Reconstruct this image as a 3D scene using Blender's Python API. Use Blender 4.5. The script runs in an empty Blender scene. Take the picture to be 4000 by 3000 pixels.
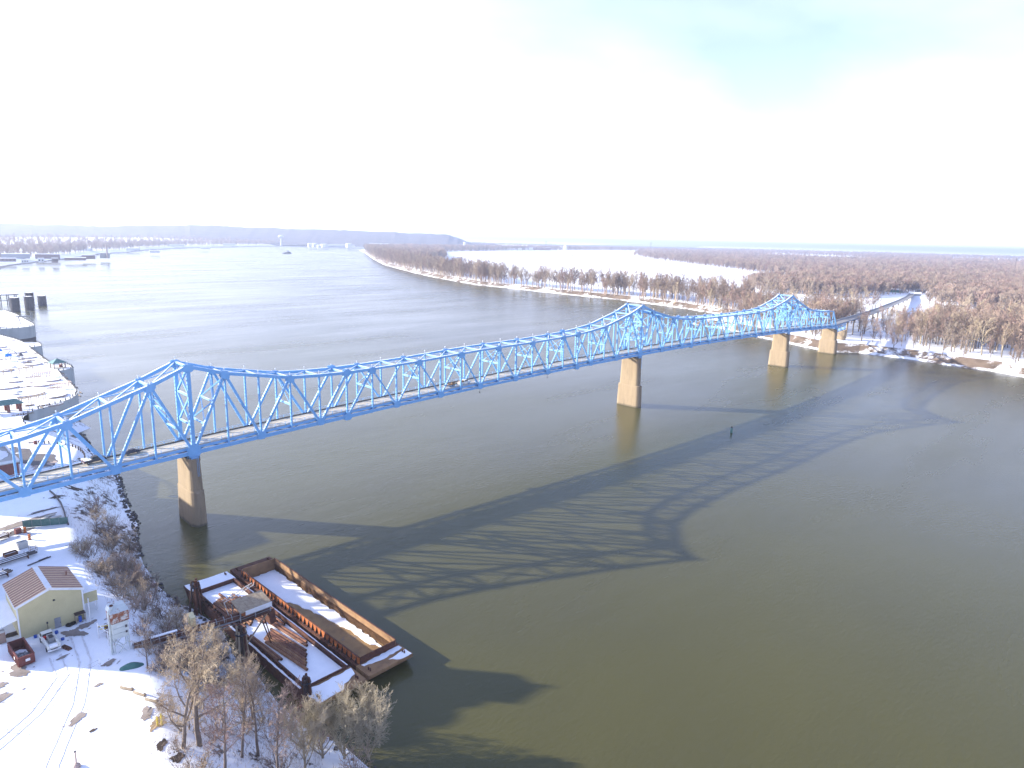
import bpy, bmesh, math, random
import numpy as np
from mathutils import Vector, Matrix

rng = random.Random(7)
nrg = np.random.default_rng(7)
sc = bpy.context.scene
COL = sc.collection
R = math.radians

# ------------------------------------------------------------------ camera
cam_d = bpy.data.cameras.new('camera')
cam = bpy.data.objects.new('camera', cam_d)
COL.objects.link(cam)
CAM = Vector((-71.47, -201.17, 86.61))
yaw, pitch, roll = 0.776968, -0.210080, 0.0239188
fw = Vector((math.cos(pitch)*math.cos(yaw), math.cos(pitch)*math.sin(yaw), math.sin(pitch)))
rt = Vector((math.sin(yaw), -math.cos(yaw), 0)); up = rt.cross(fw)
rt, up = rt*math.cos(roll)+up*math.sin(roll), up*math.cos(roll)-rt*math.sin(roll)
m = Matrix((rt, up, -fw)).transposed().to_4x4(); m.translation = CAM
cam.matrix_world = m
cam_d.sensor_width = 36; cam_d.lens = 36*2661.74/4000
cam_d.clip_start = 1; cam_d.clip_end = 90000
sc.camera = cam

# ------------------------------------------------------------------ sky, sun, exposure
SUN_EL = R(18.4)
SUN_AZ = R(128.6)                       # direction towards the sun, from +X towards +Y
world = bpy.data.worlds.new('World'); sc.world = world; world.use_nodes = True
nt = world.node_tree; nt.nodes.clear()
wo = nt.nodes.new('ShaderNodeOutputWorld'); bg = nt.nodes.new('ShaderNodeBackground')
sky = nt.nodes.new('ShaderNodeTexSky'); sky.sky_type = 'NISHITA'; sky.sun_disc = False
sky.sun_elevation = SUN_EL; sky.sun_rotation = R(90)-SUN_AZ
sky.altitude = 200; sky.air_density = 1.0; sky.dust_density = 0.7; sky.ozone_density = 2.0
tc = nt.nodes.new('ShaderNodeTexCoord')
mp = nt.nodes.new('ShaderNodeMapping'); mp.inputs['Rotation'].default_value = (0, 0, R(-62)); mp.inputs['Scale'].default_value = (0.9, 3.4, 7.0); mp.inputs['Location'].default_value = (0.35, 0.1, 0.55)
nz = nt.nodes.new('ShaderNodeTexNoise'); nz.inputs['Scale'].default_value = 0.8; nz.inputs['Detail'].default_value = 5; nz.inputs['Roughness'].default_value = 0.45; nz.inputs['Distortion'].default_value = 0.3
rp = nt.nodes.new('ShaderNodeMapRange'); rp.inputs['From Min'].default_value = 0.34; rp.inputs['From Max'].default_value = 0.66; rp.inputs['To Min'].default_value = 0.34; rp.inputs['To Max'].default_value = 0.95
mx = nt.nodes.new('ShaderNodeMix'); mx.data_type = 'RGBA'; 
# thin cloud scatters sunlight forward, so it is brighter towards the sun
dn_ = nt.nodes.new('ShaderNodeVectorMath'); dn_.operation = 'DOT_PRODUCT'; dn_.inputs[1].default_value = (math.cos(SUN_EL)*math.cos(SUN_AZ), math.cos(SUN_EL)*math.sin(SUN_AZ), math.sin(SUN_EL))
mxp = nt.nodes.new('ShaderNodeMath'); mxp.operation = 'MAXIMUM'; mxp.inputs[1].default_value = 0.0
pw = nt.nodes.new('ShaderNodeMath'); pw.operation = 'POWER'; pw.inputs[1].default_value = 2.0
cm = nt.nodes.new('ShaderNodeMix'); cm.data_type = 'RGBA'; cm.inputs[6].default_value = (6.8, 7.2, 9.6, 1); cm.inputs[7].default_value = (27, 27, 30, 1)
tint = nt.nodes.new('ShaderNodeMix'); tint.data_type = 'RGBA'; tint.blend_type = 'MULTIPLY'; tint.inputs[0].default_value = 1.0; tint.inputs[7].default_value = (0.98, 0.97, 1.25, 1)
L = nt.links.new
L(tc.outputs['Generated'], mp.inputs['Vector']); L(mp.outputs['Vector'], nz.inputs['Vector']); L(nz.outputs['Fac'], rp.inputs['Value'])
# the veil is a flat high layer: the lower one looks, the longer the path through it
sz = nt.nodes.new('ShaderNodeSeparateXYZ'); L(tc.outputs['Generated'], sz.inputs[0])
vr = nt.nodes.new('ShaderNodeMapRange'); vr.inputs['From Min'].default_value = 0.06; vr.inputs['From Max'].default_value = 0.45; vr.inputs['To Min'].default_value = 1.0; vr.inputs['To Max'].default_value = 0.10
L(sz.outputs['Z'], vr.inputs['Value']); vm = nt.nodes.new('ShaderNodeMath'); vm.operation = 'MULTIPLY'; L(rp.outputs['Result'], vm.inputs[0]); L(vr.outputs['Result'], vm.inputs[1])
L(vm.outputs[0], mx.inputs[0]); L(tc.outputs['Generated'], dn_.inputs[0]); L(dn_.outputs['Value'], mxp.inputs[0]); L(mxp.outputs[0], pw.inputs[0]); L(pw.outputs[0], cm.inputs[0]); L(cm.outputs[2], mx.inputs[7])
L(sky.outputs['Color'], tint.inputs[6]); L(tint.outputs[2], mx.inputs[6]); L(mx.outputs[2], bg.inputs['Color'])
bg.inputs['Strength'].default_value = 0.09
L(bg.outputs['Background'], wo.inputs['Surface'])
sun_d = bpy.data.lights.new('sun', 'SUN'); sun_d.energy = 4.2; sun_d.angle = R(0.55); sun_d.color = (1.0, 0.93, 0.80)
sun = bpy.data.objects.new('sun', sun_d); COL.objects.link(sun)
sd = Vector((math.cos(SUN_EL)*math.cos(SUN_AZ), math.cos(SUN_EL)*math.sin(SUN_AZ), math.sin(SUN_EL)))
sun.rotation_euler = (-sd).to_track_quat('-Z', 'Y').to_euler(); sun.location = (-300, 400, 300)
sc.view_settings.view_transform = 'Standard'; sc.view_settings.look = 'None'
sc.view_settings.exposure = 1.68; sc.view_settings.gamma = 1.0
sc.cycles.max_bounces = 6; sc.cycles.diffuse_bounces = 2; sc.cycles.glossy_bounces = 2; sc.cycles.volume_bounces = 0
sc.cycles.use_denoising = True

# ------------------------------------------------------------------ materials
def nodes(name):
    mt = bpy.data.materials.new(name); mt.use_nodes = True
    t = mt.node_tree; return mt, t, t.nodes['Principled BSDF']
def N(t, kind, **kw):
    n = t.nodes.new(kind)
    for k, v in kw.items():
        if k in n.inputs: n.inputs[k].default_value = v
        else: setattr(n, k, v)
    return n
def mixc(t, fac, a, b):
    x = t.nodes.new('ShaderNodeMix'); x.data_type = 'RGBA'
    for s, v in ((0, fac), (6, a), (7, b)):
        if hasattr(v, 'links'): t.links.new(v, x.inputs[s])
        elif s == 0: x.inputs[0].default_value = v
        else: x.inputs[s].default_value = (*v, 1)
    return x.outputs[2]
def ramp(t, src, lo, hi, a=0.0, b=1.0):
    r = N(t, 'ShaderNodeMapRange'); r.inputs['From Min'].default_value = lo; r.inputs['From Max'].default_value = hi
    r.inputs['To Min'].default_value = a; r.inputs['To Max'].default_value = b
    t.links.new(src, r.inputs['Value']); return r.outputs['Result']
def noise(t, scale, detail=5, rough=0.6, vec=None, stretch=None, coord='Object', dist=0.0):
    n = N(t, 'ShaderNodeTexNoise', Scale=scale, Detail=detail, Roughness=rough, Distortion=dist)
    c = N(t, 'ShaderNodeTexCoord'); v = c.outputs[coord]
    if stretch:
        mpn = N(t, 'ShaderNodeMapping'); mpn.inputs['Scale'].default_value = stretch
        t.links.new(v, mpn.inputs['Vector']); v = mpn.outputs['Vector']
    t.links.new(v, n.inputs['Vector']); return n.outputs['Fac']
def bump(t, p, h, strength=0.3, dist=0.1):
    b = N(t, 'ShaderNodeBump', Strength=strength, Distance=dist)
    t.links.new(h, b.inputs['Height']); t.links.new(b.outputs['Normal'], p.inputs['Normal'])
def paint(name, a, b=None, scale=1.0, rough=0.6, lo=0.4, hi=0.65, metal=0.0, c=None, clo=0.62, chi=0.7, cscale=0.4, bmp=0.0, rand=0.0, stretch=None, spec=0.3):
    mt, t, p = nodes(name)
    b = b or tuple(x*0.8 for x in a)
    col = mixc(t, ramp(t, noise(t, scale, stretch=stretch), lo, hi), a, b)
    if c: col = mixc(t, ramp(t, noise(t, cscale, 8, 0.7), clo, chi), col, c)
    if rand:
        oi = N(t, 'ShaderNodeObjectInfo'); hs = N(t, 'ShaderNodeHueSaturation')
        t.links.new(ramp(t, oi.outputs['Random'], 0, 1, 1-rand, 1+rand), hs.inputs['Value'])
        t.links.new(ramp(t, oi.outputs['Random'], 0, 1, 0.5-rand*0.05, 0.5+rand*0.05), hs.inputs['Hue'])
        t.links.new(col, hs.inputs['Color']); col = hs.outputs['Color']
    t.links.new(col, p.inputs['Base Color'])
    p.inputs['Roughness'].default_value = rough; p.inputs['Metallic'].default_value = metal; p.inputs['Specular IOR Level'].default_value = spec
    if bmp: bump(t, p, noise(t, scale*3, 6), bmp, 0.05)
    return mt
def flat_(name, a, rough=0.6, metal=0.0): return paint(name, a, tuple(x*0.9 for x in a), 2.0, rough, metal=metal)

MAT = {}
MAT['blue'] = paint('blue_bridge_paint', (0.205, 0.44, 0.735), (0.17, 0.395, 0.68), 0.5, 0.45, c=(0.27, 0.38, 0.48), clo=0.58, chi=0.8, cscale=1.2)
t = MAT['blue'].node_tree; p = t.nodes['Principled BSDF']; src = p.inputs['Base Color'].links[0].from_socket          # sunlit pale tops painted onto upward faces, with patchy dry snow
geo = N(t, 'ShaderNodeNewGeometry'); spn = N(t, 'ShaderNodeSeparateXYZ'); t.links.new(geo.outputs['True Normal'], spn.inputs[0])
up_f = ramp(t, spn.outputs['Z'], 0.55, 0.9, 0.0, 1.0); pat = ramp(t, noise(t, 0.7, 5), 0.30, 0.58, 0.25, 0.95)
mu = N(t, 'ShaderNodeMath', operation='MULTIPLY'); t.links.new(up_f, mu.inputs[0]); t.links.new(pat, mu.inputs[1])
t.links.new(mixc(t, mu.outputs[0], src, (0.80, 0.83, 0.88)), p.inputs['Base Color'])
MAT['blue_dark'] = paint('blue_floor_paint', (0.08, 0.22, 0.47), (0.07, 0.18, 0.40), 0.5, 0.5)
MAT['deck'] = paint('deck_concrete', (0.50, 0.445, 0.365), (0.40, 0.355, 0.29), 0.35, 0.85, stretch=(0.12, 2.2, 1), bmp=0.1)
MAT['pave_line'] = flat_('road_line_paint', (0.62, 0.55, 0.35))
MAT['curb'] = paint('dark_curb', (0.09, 0.075, 0.065), (0.05, 0.045, 0.04), 2.0, 0.8)
mt, t, p = nodes('pier_concrete')
col = mixc(t, ramp(t, noise(t, 0.25, stretch=(1, 1, 0.35)), 0.4, 0.65), (0.30, 0.23, 0.15), (0.245, 0.187, 0.123))
col = mixc(t, ramp(t, noise(t, 0.6, 7, 0.7, stretch=(1.6, 1.6, 0.12)), 0.52, 0.78), col, (0.15, 0.115, 0.08))          # run-off streaks
tcp = N(t, 'ShaderNodeTexCoord'); spz = N(t, 'ShaderNodeSeparateXYZ'); t.links.new(tcp.outputs['Object'], spz.inputs[0])
fr = N(t, 'ShaderNodeMath', operation='PINGPONG'); t.links.new(spz.outputs['Z'], fr.inputs[0]); fr.inputs[1].default_value = 1.45
col = mixc(t, ramp(t, fr.outputs[0], 0.05, 0.0, 0.0, 0.55), col, (0.17, 0.13, 0.09))                                   # pour joints
tz = N(t, 'ShaderNodeMath', operation='MULTIPLY_ADD'); t.links.new(noise(t, 0.9, 4), tz.inputs[0]); tz.inputs[1].default_value = 1.6; t.links.new(spz.outputs['Z'], tz.inputs[2])
col = mixc(t, ramp(t, tz.outputs[0], 1.9, 1.2, 0.0, 0.85), col, (0.10, 0.085, 0.06))                                   # tide mark
t.links.new(col, p.inputs['Base Color']); p.inputs['Roughness'].default_value = 0.9; p.inputs['Specular IOR Level'].default_value = 0.2
bump(t, p, noise(t, 0.8, 6), 0.25, 0.05); MAT['pier'] = mt
MAT['wallc'] = paint('wall_concrete', (0.52, 0.53, 0.50), (0.43, 0.445, 0.42), 0.25, 0.9, c=(0.27, 0.27, 0.25), clo=0.6, chi=0.8, cscale=0.35, stretch=(1, 1, 0.3), bmp=0.15)
MAT['wallbase'] = paint('wall_base_dark', (0.09, 0.08, 0.085), (0.06, 0.055, 0.06), 0.6, 0.9)  # footings much darker than the wall panels above
MAT['snow'] = paint('snow', (0.90, 0.91, 0.93), (0.86, 0.875, 0.90), 0.7, 0.75, bmp=0.25)
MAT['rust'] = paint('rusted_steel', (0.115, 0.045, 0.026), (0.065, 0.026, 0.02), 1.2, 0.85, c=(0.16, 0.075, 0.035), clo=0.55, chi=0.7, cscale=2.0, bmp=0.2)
MAT['rust_lit'] = paint('brown_rust_sunlit', (0.30, 0.175, 0.085), (0.20, 0.115, 0.06), 0.5, 0.85, c=(0.12, 0.06, 0.04), clo=0.6, chi=0.75, cscale=0.8, bmp=0.2)  # paler rust: sunlit tone of the barge plates, also plain brown scrap
MAT['rust_orange'] = paint('orange_rust_plate', (0.42, 0.13, 0.035), (0.28, 0.085, 0.03), 0.9, 0.8, c=(0.14, 0.05, 0.03), clo=0.62, chi=0.75, cscale=0.8)
MAT['pipe'] = paint('rusty_pipe', (0.26, 0.125, 0.065), (0.17, 0.075, 0.045), 0.7, 0.8, c=(0.33, 0.25, 0.17), clo=0.58, chi=0.75, cscale=0.5, rand=0.35)
MAT['mud'] = paint('wet_brown_silt', (0.30, 0.185, 0.075), (0.21, 0.125, 0.055), 0.35, 0.6, c=(0.14, 0.12, 0.11), clo=0.58, chi=0.72, cscale=0.25, bmp=0.2)
MAT['tan_wall'] = paint('tan_metal_siding', (0.56, 0.50, 0.285), (0.52, 0.46, 0.26), 0.6, 0.55)
MAT['roof_rib'] = paint('brown_roof_rib', (0.36, 0.20, 0.14), (0.30, 0.165, 0.115), 1.0, 0.6)
MAT['roof_pan'] = paint('tan_roof_pan', (0.80, 0.58, 0.37), (0.70, 0.50, 0.32), 0.9, 0.6)
MAT['white'] = paint('white_paint', (0.74, 0.75, 0.76), (0.66, 0.67, 0.68), 1.0, 0.5)
MAT['truck_white'] = paint('truck_white_paint', (0.72, 0.72, 0.66), (0.65, 0.65, 0.6), 1.0, 0.3, spec=0.5)
MAT['glass'] = flat_('dark_glass', (0.02, 0.025, 0.03), 0.08)
MAT['rubber'] = flat_('tyre_rubber', (0.02, 0.02, 0.021), 0.9)
MAT['steel'] = paint('grey_steel', (0.30, 0.31, 0.33), (0.22, 0.23, 0.25), 1.5, 0.45, metal=0.3)
MAT['dsteel'] = paint('dark_steel', (0.06, 0.055, 0.065), (0.035, 0.035, 0.045), 1.5, 0.6)
MAT['hopper'] = paint('pale_green_white_bin', (0.55, 0.60, 0.59), (0.47, 0.52, 0.52), 0.8, 0.6, c=(0.26, 0.10, 0.05), clo=0.6, chi=0.66, cscale=0.55)
MAT['hopper_rust'] = paint('rusty_white_bin', (0.55, 0.56, 0.54), (0.45, 0.45, 0.43), 0.8, 0.6, c=(0.23, 0.085, 0.045), clo=0.44, chi=0.52, cscale=0.75)
MAT['maroon'] = paint('maroon_dumpster', (0.16, 0.045, 0.04), (0.12, 0.035, 0.03), 1.0, 0.6, c=(0.08, 0.03, 0.03), cscale=1.0)
MAT['bluep'] = flat_('blue_plastic', (0.02, 0.09, 0.42), 0.4)
MAT['bluec'] = flat_('bright_blue_canopy', (0.02, 0.24, 0.72), 0.5)
MAT['yellow'] = flat_('yellow_paint', (0.65, 0.50, 0.05), 0.5)
MAT['red'] = flat_('red_plastic', (0.5, 0.03, 0.03), 0.4)
MAT['toilet'] = paint('brown_plastic', (0.32, 0.22, 0.17), (0.28, 0.19, 0.15), 1.0, 0.6)
MAT['tarp'] = paint('green_tarp', (0.055, 0.17, 0.15), (0.04, 0.12, 0.11), 0.8, 0.55, bmp=0.4)
MAT['green_mesh'] = paint('green_fence_mesh', (0.07, 0.15, 0.14), (0.11, 0.20, 0.19), 1.3, 0.8, c=(0.35, 0.4, 0.42), clo=0.66, chi=0.72, cscale=3.0)
MAT['green_roof'] = paint('green_metal_roof', (0.12, 0.24, 0.21), (0.10, 0.20, 0.18), 0.8, 0.45)
MAT['brick'] = paint('red_brick', (0.24, 0.095, 0.08), (0.19, 0.075, 0.065), 1.0, 0.85)
MAT['brickfar'] = paint('far_brick', (0.22, 0.13, 0.12), (0.17, 0.10, 0.10), 0.05, 0.85)
MAT['conc'] = paint('pale_concrete', (0.50, 0.49, 0.46), (0.42, 0.41, 0.39), 0.5, 0.9)
MAT['pinkc'] = paint('pinkish_stone', (0.46, 0.36, 0.31), (0.38, 0.30, 0.26), 0.5, 0.9)
MAT['wood'] = paint('weathered_timber', (0.36, 0.29, 0.20), (0.25, 0.19, 0.13), 1.5, 0.85, stretch=(1, 1, 0.2))
MAT['wood_d'] = paint('dark_timber', (0.075, 0.05, 0.045), (0.05, 0.035, 0.03), 1.5, 0.85)
MAT['gravel'] = paint('bare_wet_gravel', (0.29, 0.245, 0.215), (0.20, 0.165, 0.145), 0.5, 0.9, bmp=0.3)
MAT['soil'] = paint('dark_soil', (0.085, 0.06, 0.045), (0.055, 0.04, 0.032), 0.8, 0.95, bmp=0.4)
MAT['asphalt'] = paint('grey_plaza_paving', (0.125, 0.115, 0.12), (0.095, 0.088, 0.092), 0.4, 0.85)
MAT['road'] = paint('grey_road', (0.26, 0.25, 0.24), (0.20, 0.19, 0.185), 0.2, 0.9)
MAT['grass'] = paint('dark_winter_grass', (0.05, 0.058, 0.032), (0.032, 0.042, 0.022), 1.0, 0.95, c=(0.6, 0.62, 0.66), clo=0.62, chi=0.70, cscale=0.8)
MAT['dry'] = paint('dry_tan_grass', (0.38, 0.28, 0.17), (0.28, 0.20, 0.13), 2.0, 0.95)
MAT['rock'] = paint('dark_riprap', (0.085, 0.078, 0.078), (0.05, 0.045, 0.048), 1.5, 0.9, bmp=0.3)
MAT['bark'] = paint('grey_brown_bark', (0.20, 0.16, 0.135), (0.145, 0.115, 0.095), 1.5, 0.95, rand=0.25)
MAT['bark_pale'] = paint('pale_bark', (0.36, 0.30, 0.21), (0.27, 0.22, 0.155), 1.5, 0.95, rand=0.15)
MAT['twig'] = paint('brown_twigs', (0.32, 0.245, 0.19), (0.26, 0.195, 0.15), 0.7, 0.95, rand=0.3)
MAT['twig_tan'] = paint('tan_twigs', (0.43, 0.34, 0.235), (0.35, 0.27, 0.185), 0.5, 0.95, rand=0.2)
MAT['twig_pale'] = paint('pale_straw_twigs', (0.48, 0.41, 0.29), (0.40, 0.335, 0.235), 0.7, 0.95, rand=0.15)
MAT['twig_red'] = paint('reddish_twigs', (0.36, 0.25, 0.20), (0.29, 0.20, 0.16), 0.7, 0.95, rand=0.3)
MAT['far_twig'] = paint('far_twigs', (0.29, 0.22, 0.175), (0.235, 0.18, 0.145), 0.05, 0.95, rand=0.4)
MAT['cell'] = paint('dark_sheet_pile', (0.045, 0.042, 0.055), (0.03, 0.03, 0.04), 0.6, 0.8)
MAT['boatw'] = flat_('boat_white', (0.55, 0.56, 0.58))
MAT['boat'] = flat_('boat_dark_hull', (0.05, 0.05, 0.07))

# snow over soil with bare patches; amount of bare soil follows the slope of the land
def snow_ground(name, bare, flat_lo, flat_hi, slope_gain, scale, fine):
    mt, t, p = nodes(name)
    big = noise(t, scale, 6, 0.65, dist=0.6); fn = noise(t, fine, 6, 0.7, stretch=(1.0, 1.0, 1.0))
    geo = N(t, 'ShaderNodeNewGeometry'); sp = N(t, 'ShaderNodeSeparateXYZ'); t.links.new(geo.outputs['True Normal'], sp.inputs[0])
    sl = ramp(t, sp.outputs['Z'], 1.0, 0.86, 0.0, slope_gain)
    mm = N(t, 'ShaderNodeMath', operation='MULTIPLY'); t.links.new(big, mm.inputs[0]); mm.inputs[1].default_value = 0.6
    ma = N(t, 'ShaderNodeMath', operation='MULTIPLY_ADD'); t.links.new(fn, ma.inputs[0]); ma.inputs[1].default_value = 0.4; t.links.new(mm.outputs[0], ma.inputs[2])
    ad = N(t, 'ShaderNodeMath', operation='ADD'); t.links.new(ma.outputs[0], ad.inputs[0]); t.links.new(sl, ad.inputs[1])
    f = ramp(t, ad.outputs[0], flat_lo, flat_hi)
    soil = mixc(t, ramp(t, noise(t, fine*0.6, 4), 0.4, 0.65), bare, tuple(x*0.5 for x in bare))
    snowc = mixc(t, ramp(t, noise(t, 0.35, 4), 0.35, 0.7), (0.90, 0.91, 0.93), (0.85, 0.865, 0.895))
    t.links.new(mixc(t, f, snowc, soil), p.inputs['Base Color'])
    p.inputs['Roughness'].default_value = 0.85; p.inputs['Specular IOR Level'].default_value = 0.15
    bump(t, p, ad.outputs[0], 0.35, 0.4)
    return mt
MAT['bank'] = snow_ground('snowy_bank', (0.115, 0.085, 0.07), 0.64, 0.70, 0.135, 0.11, 0.9)
MAT['far_land'] = snow_ground('snowy_far_land', (0.19, 0.14, 0.10), 0.66, 0.74, 0.40, 0.03, 0.16)
MAT['park'] = snow_ground('snowy_park', (0.40, 0.32, 0.27), 0.56, 0.64, 0.0, 0.10, 0.5)

# turbid river: olive-brown scattering body under a rippled, reflecting surface
mt, t, p = nodes('river_water')
c1 = mixc(t, ramp(t, noise(t, 0.006, 4, 0.6), 0.35, 0.65), (0.082, 0.076, 0.021), (0.068, 0.064, 0.025))
t.links.new(c1, p.inputs['Base Color'])
p.inputs['IOR'].default_value = 1.333; p.inputs['Specular IOR Level'].default_value = 0.5
rr = ramp(t, noise(t, 0.012, 6, 0.65, stretch=(0.35, 1.6, 1)), 0.35, 0.7, 0.20, 0.31); t.links.new(rr, p.inputs['Roughness'])
w1 = N(t, 'ShaderNodeTexNoise', Scale=0.9, Detail=3, Roughness=0.5); w2 = N(t, 'ShaderNodeTexNoise', Scale=0.09, Detail=4, Roughness=0.55)
tcw = N(t, 'ShaderNodeTexCoord'); mw = N(t, 'ShaderNodeMapping'); mw.inputs['Scale'].default_value = (0.6, 1.5, 1); mw.inputs['Rotation'].default_value = (0, 0, R(38))
t.links.new(tcw.outputs['Object'], mw.inputs['Vector']); t.links.new(mw.outputs['Vector'], w1.inputs['Vector']); t.links.new(mw.outputs['Vector'], w2.inputs['Vector'])
b1 = N(t, 'ShaderNodeBump', Strength=0.45, Distance=0.10); b2 = N(t, 'ShaderNodeBump', Strength=0.35, Distance=0.25)
t.links.new(w1.outputs['Fac'], b1.inputs['Height']); t.links.new(w2.outputs['Fac'], b2.inputs['Height'])
t.links.new(b1.outputs['Normal'], b2.inputs['Normal']); t.links.new(b2.outputs['Normal'], p.inputs['Normal'])
MAT['water'] = mt

# ------------------------------------------------------------------ mesh helpers
def fast_mesh(name, V, F, mat=None, smooth=False):
    me = bpy.data.meshes.new(name)
    me.from_pydata([tuple(v) for v in V], [], [tuple(f) for f in F])
    if mat is not None: me.materials.append(MAT[mat] if isinstance(mat, str) else mat)
    if smooth: me.polygons.foreach_set('use_smooth', [True]*len(me.polygons))
    me.update(); return me
def np_mesh(name, V, Q, mat):
    """V (n,3) float, Q (k,4) int: quads only"""
    me = bpy.data.meshes.new(name)
    me.vertices.add(len(V)); me.vertices.foreach_set('co', np.asarray(V, np.float32).ravel())
    me.loops.add(Q.size); me.loops.foreach_set('vertex_index', np.asarray(Q, np.int32).ravel())
    me.polygons.add(len(Q)); me.polygons.foreach_set('loop_start', np.arange(0, Q.size, Q.shape[1], dtype=np.int32))
    me.update(calc_edges=True); me.materials.append(MAT[mat]); return me
def rootloc(o):
    v = Vector((0, 0, 0))
    while o is not None: v += o.location; o = o.parent
    return v
def link(name, me, parent=None):
    o = bpy.data.objects.new(name, me); COL.objects.link(o)
    if parent is not None: o.parent = parent
    return o
def tag(o, label=None, cat=None, group=None, kind=None):
    if label: o['label'] = label
    if cat: o['category'] = cat
    if group: o['group'] = group
    if kind: o['kind'] = kind
    return o
def thing(name, label, cat, loc=(0, 0, 0), rz=0.0, group=None):
    o = bpy.data.objects.new(name, None); COL.objects.link(o); o.empty_display_size = 0.3
    o.location = loc; o.rotation_euler = (0, 0, rz); return tag(o, label, cat, group)
def copy_tree(o, loc=None, rz=None, scale=None, label=None, parent=None):
    c = o.copy(); COL.objects.link(c); c.parent = parent
    if loc is not None: c.location = loc
    if rz is not None: c.rotation_euler = (0, 0, rz)
    if scale is not None: c.scale = (scale,)*3 if not hasattr(scale, '__len__') else scale
    if label: c['label'] = label
    for ch in o.children: copy_tree(ch, parent=c)
    return c
BOXF = [(0, 3, 2, 1), (4, 5, 6, 7), (0, 1, 5, 4), (1, 2, 6, 5), (2, 3, 7, 6), (3, 0, 4, 7)]
class MB:
    def __init__(s): s.v = []; s.f = []
    def add(s, vs, fs):
        n = len(s.v); s.v += [tuple(v) for v in vs]; s.f += [tuple(i+n for i in f) for f in fs]; return s
    def box(s, c, d, rz=0.0):
        ca, sa = math.cos(rz), math.sin(rz); x, y, z = d[0]/2, d[1]/2, d[2]/2; vs = []
        for dz in (-z, z):
            for dx, dy in ((-x, -y), (x, -y), (x, y), (-x, y)):
                vs.append((c[0]+dx*ca-dy*sa, c[1]+dx*sa+dy*ca, c[2]+dz))
        return s.add(vs, BOXF)
    def beam(s, p, q, w, h, up=(0, 0, 1)):
        p, q = Vector(p), Vector(q); t = (q-p).normalized(); u = Vector(up)
        if abs(t.dot(u)) > 0.98: u = Vector((0, 1, 0))
        a = t.cross(u).normalized()*(w/2); b = a.cross(t).normalized()*(h/2)
        vs = [e+i for e in (p, q) for i in (-a-b, a-b, a+b, -a+b)]
        return s.add(vs, BOXF)
    def tube(s, p, q, r0, r1=None, n=8, caps=True):
        p, q = Vector(p), Vector(q); r1 = r0 if r1 is None else r1; t = (q-p).normalized()
        u = Vector((0, 0, 1)) if abs(t.z) < 0.95 else Vector((1, 0, 0)); a = t.cross(u).normalized(); b = t.cross(a)
        vs = [c+(a*math.cos(2*math.pi*i/n)+b*math.sin(2*math.pi*i/n))*r for c, r in ((p, r0), (q, r1)) for i in range(n)]
        fs = [(i, (i+1) % n, n+(i+1) % n, n+i) for i in range(n)]
        if caps: fs += [tuple(range(n-1, -1, -1)), tuple(range(n, 2*n))]
        return s.add(vs, fs)
    def prism(s, poly, z0, z1, poly2=None):
        n = len(poly); poly2 = poly2 or poly
        vs = [(x, y, z0) for x, y in poly]+[(x, y, z1) for x, y in poly2]
        fs = [(i, (i+1) % n, n+(i+1) % n, n+i) for i in range(n)]+[tuple(range(n-1, -1, -1)), tuple(range(n, 2*n))]
        return s.add(vs, fs)
    def slab(s, pts, off):
        n = len(pts); o = Vector(off); vs = [Vector(p) for p in pts]+[Vector(p)+o for p in pts]
        fs = [(i, (i+1) % n, n+(i+1) % n, n+i) for i in range(n)]+[tuple(range(n-1, -1, -1)), tuple(range(n, 2*n))]
        return s.add(vs, fs)
    def lathe(s, c, prof, n=12):
        vs = [(c[0]+r*math.cos(2*math.pi*i/n), c[1]+r*math.sin(2*math.pi*i/n), c[2]+z) for r, z in prof for i in range(n)]; k = len(prof)
        fs = [(j*n+i, j*n+(i+1) % n, (j+1)*n+(i+1) % n, (j+1)*n+i) for j in range(k-1) for i in range(n)]
        fs += [tuple(range(n-1, -1, -1)), tuple(range((k-1)*n, k*n))]
        return s.add(vs, fs)
    def build(s, name, mat, parent=None, w=False, smooth=False):
        """w: vertices are world coordinates, shifted to the parent's frame"""
        v = s.v
        if w and parent is not None:
            o = rootloc(parent); v = [(a-o.x, b-o.y, c-o.z) for a, b, c in v]
        return link(name, fast_mesh(name, v, s.f, mat, smooth), parent)
def one(name, mb, mat, label, cat, loc, rz=0.0, group=None):
    o = mb.build(name, mat); o.location = loc; o.rotation_euler = (0, 0, rz); return tag(o, label, cat, group)
# ------------------------------------------------------------------ the setting: river, land, hills, haze
def structure(o): o['kind'] = 'structure'; return o
structure(link('river', fast_mesh('river', [(-6000, -9000, 0), (45000, -9000, 0), (45000, 45000, 0), (-6000, 45000, 0)], [(0, 1, 2, 3)], 'water')))

XS = [(-420, -42), (-320, -36), (-200, -27), (-150, -22), (-118, -17.5), (-108, -18), (-100, -20.5), (-92, -20.8), (-79, -19.8), (-72, -20.6), (-60, -18.2), (-46, -19.8), (-43, -21.3), (-31, -21.8), (-15, -20.5), (1, -17), (12, -13.4), (35, -10.2), (41, -8.7), (64, -4.2), (90, -4.5), (125, -0.2), (150, 3)]
XT = [(-420, -74), (-320, -66), (-150, -54), (-110, -47), (-90, -42), (-75, -38.6), (-60, -37.5), (-45, -39), (-20, -37.5), (0, -33.5), (28, -31), (50, -23), (72, -13.7), (85, -15.8), (100, -20.5), (118, -22.5), (150, -22.5)]
def lerp(tab, y):
    return float(np.interp(y, [a for a, b in tab], [b for a, b in tab]))
def hnoise(x, y):
    return (math.sin(x*0.31+1.7*math.sin(y*0.23))*math.cos(y*0.37+x*0.11)+0.6*math.sin(x*0.9+y*0.7+2*math.sin(y*0.5))+0.4*math.sin(1.9*x-1.3*y))
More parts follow.
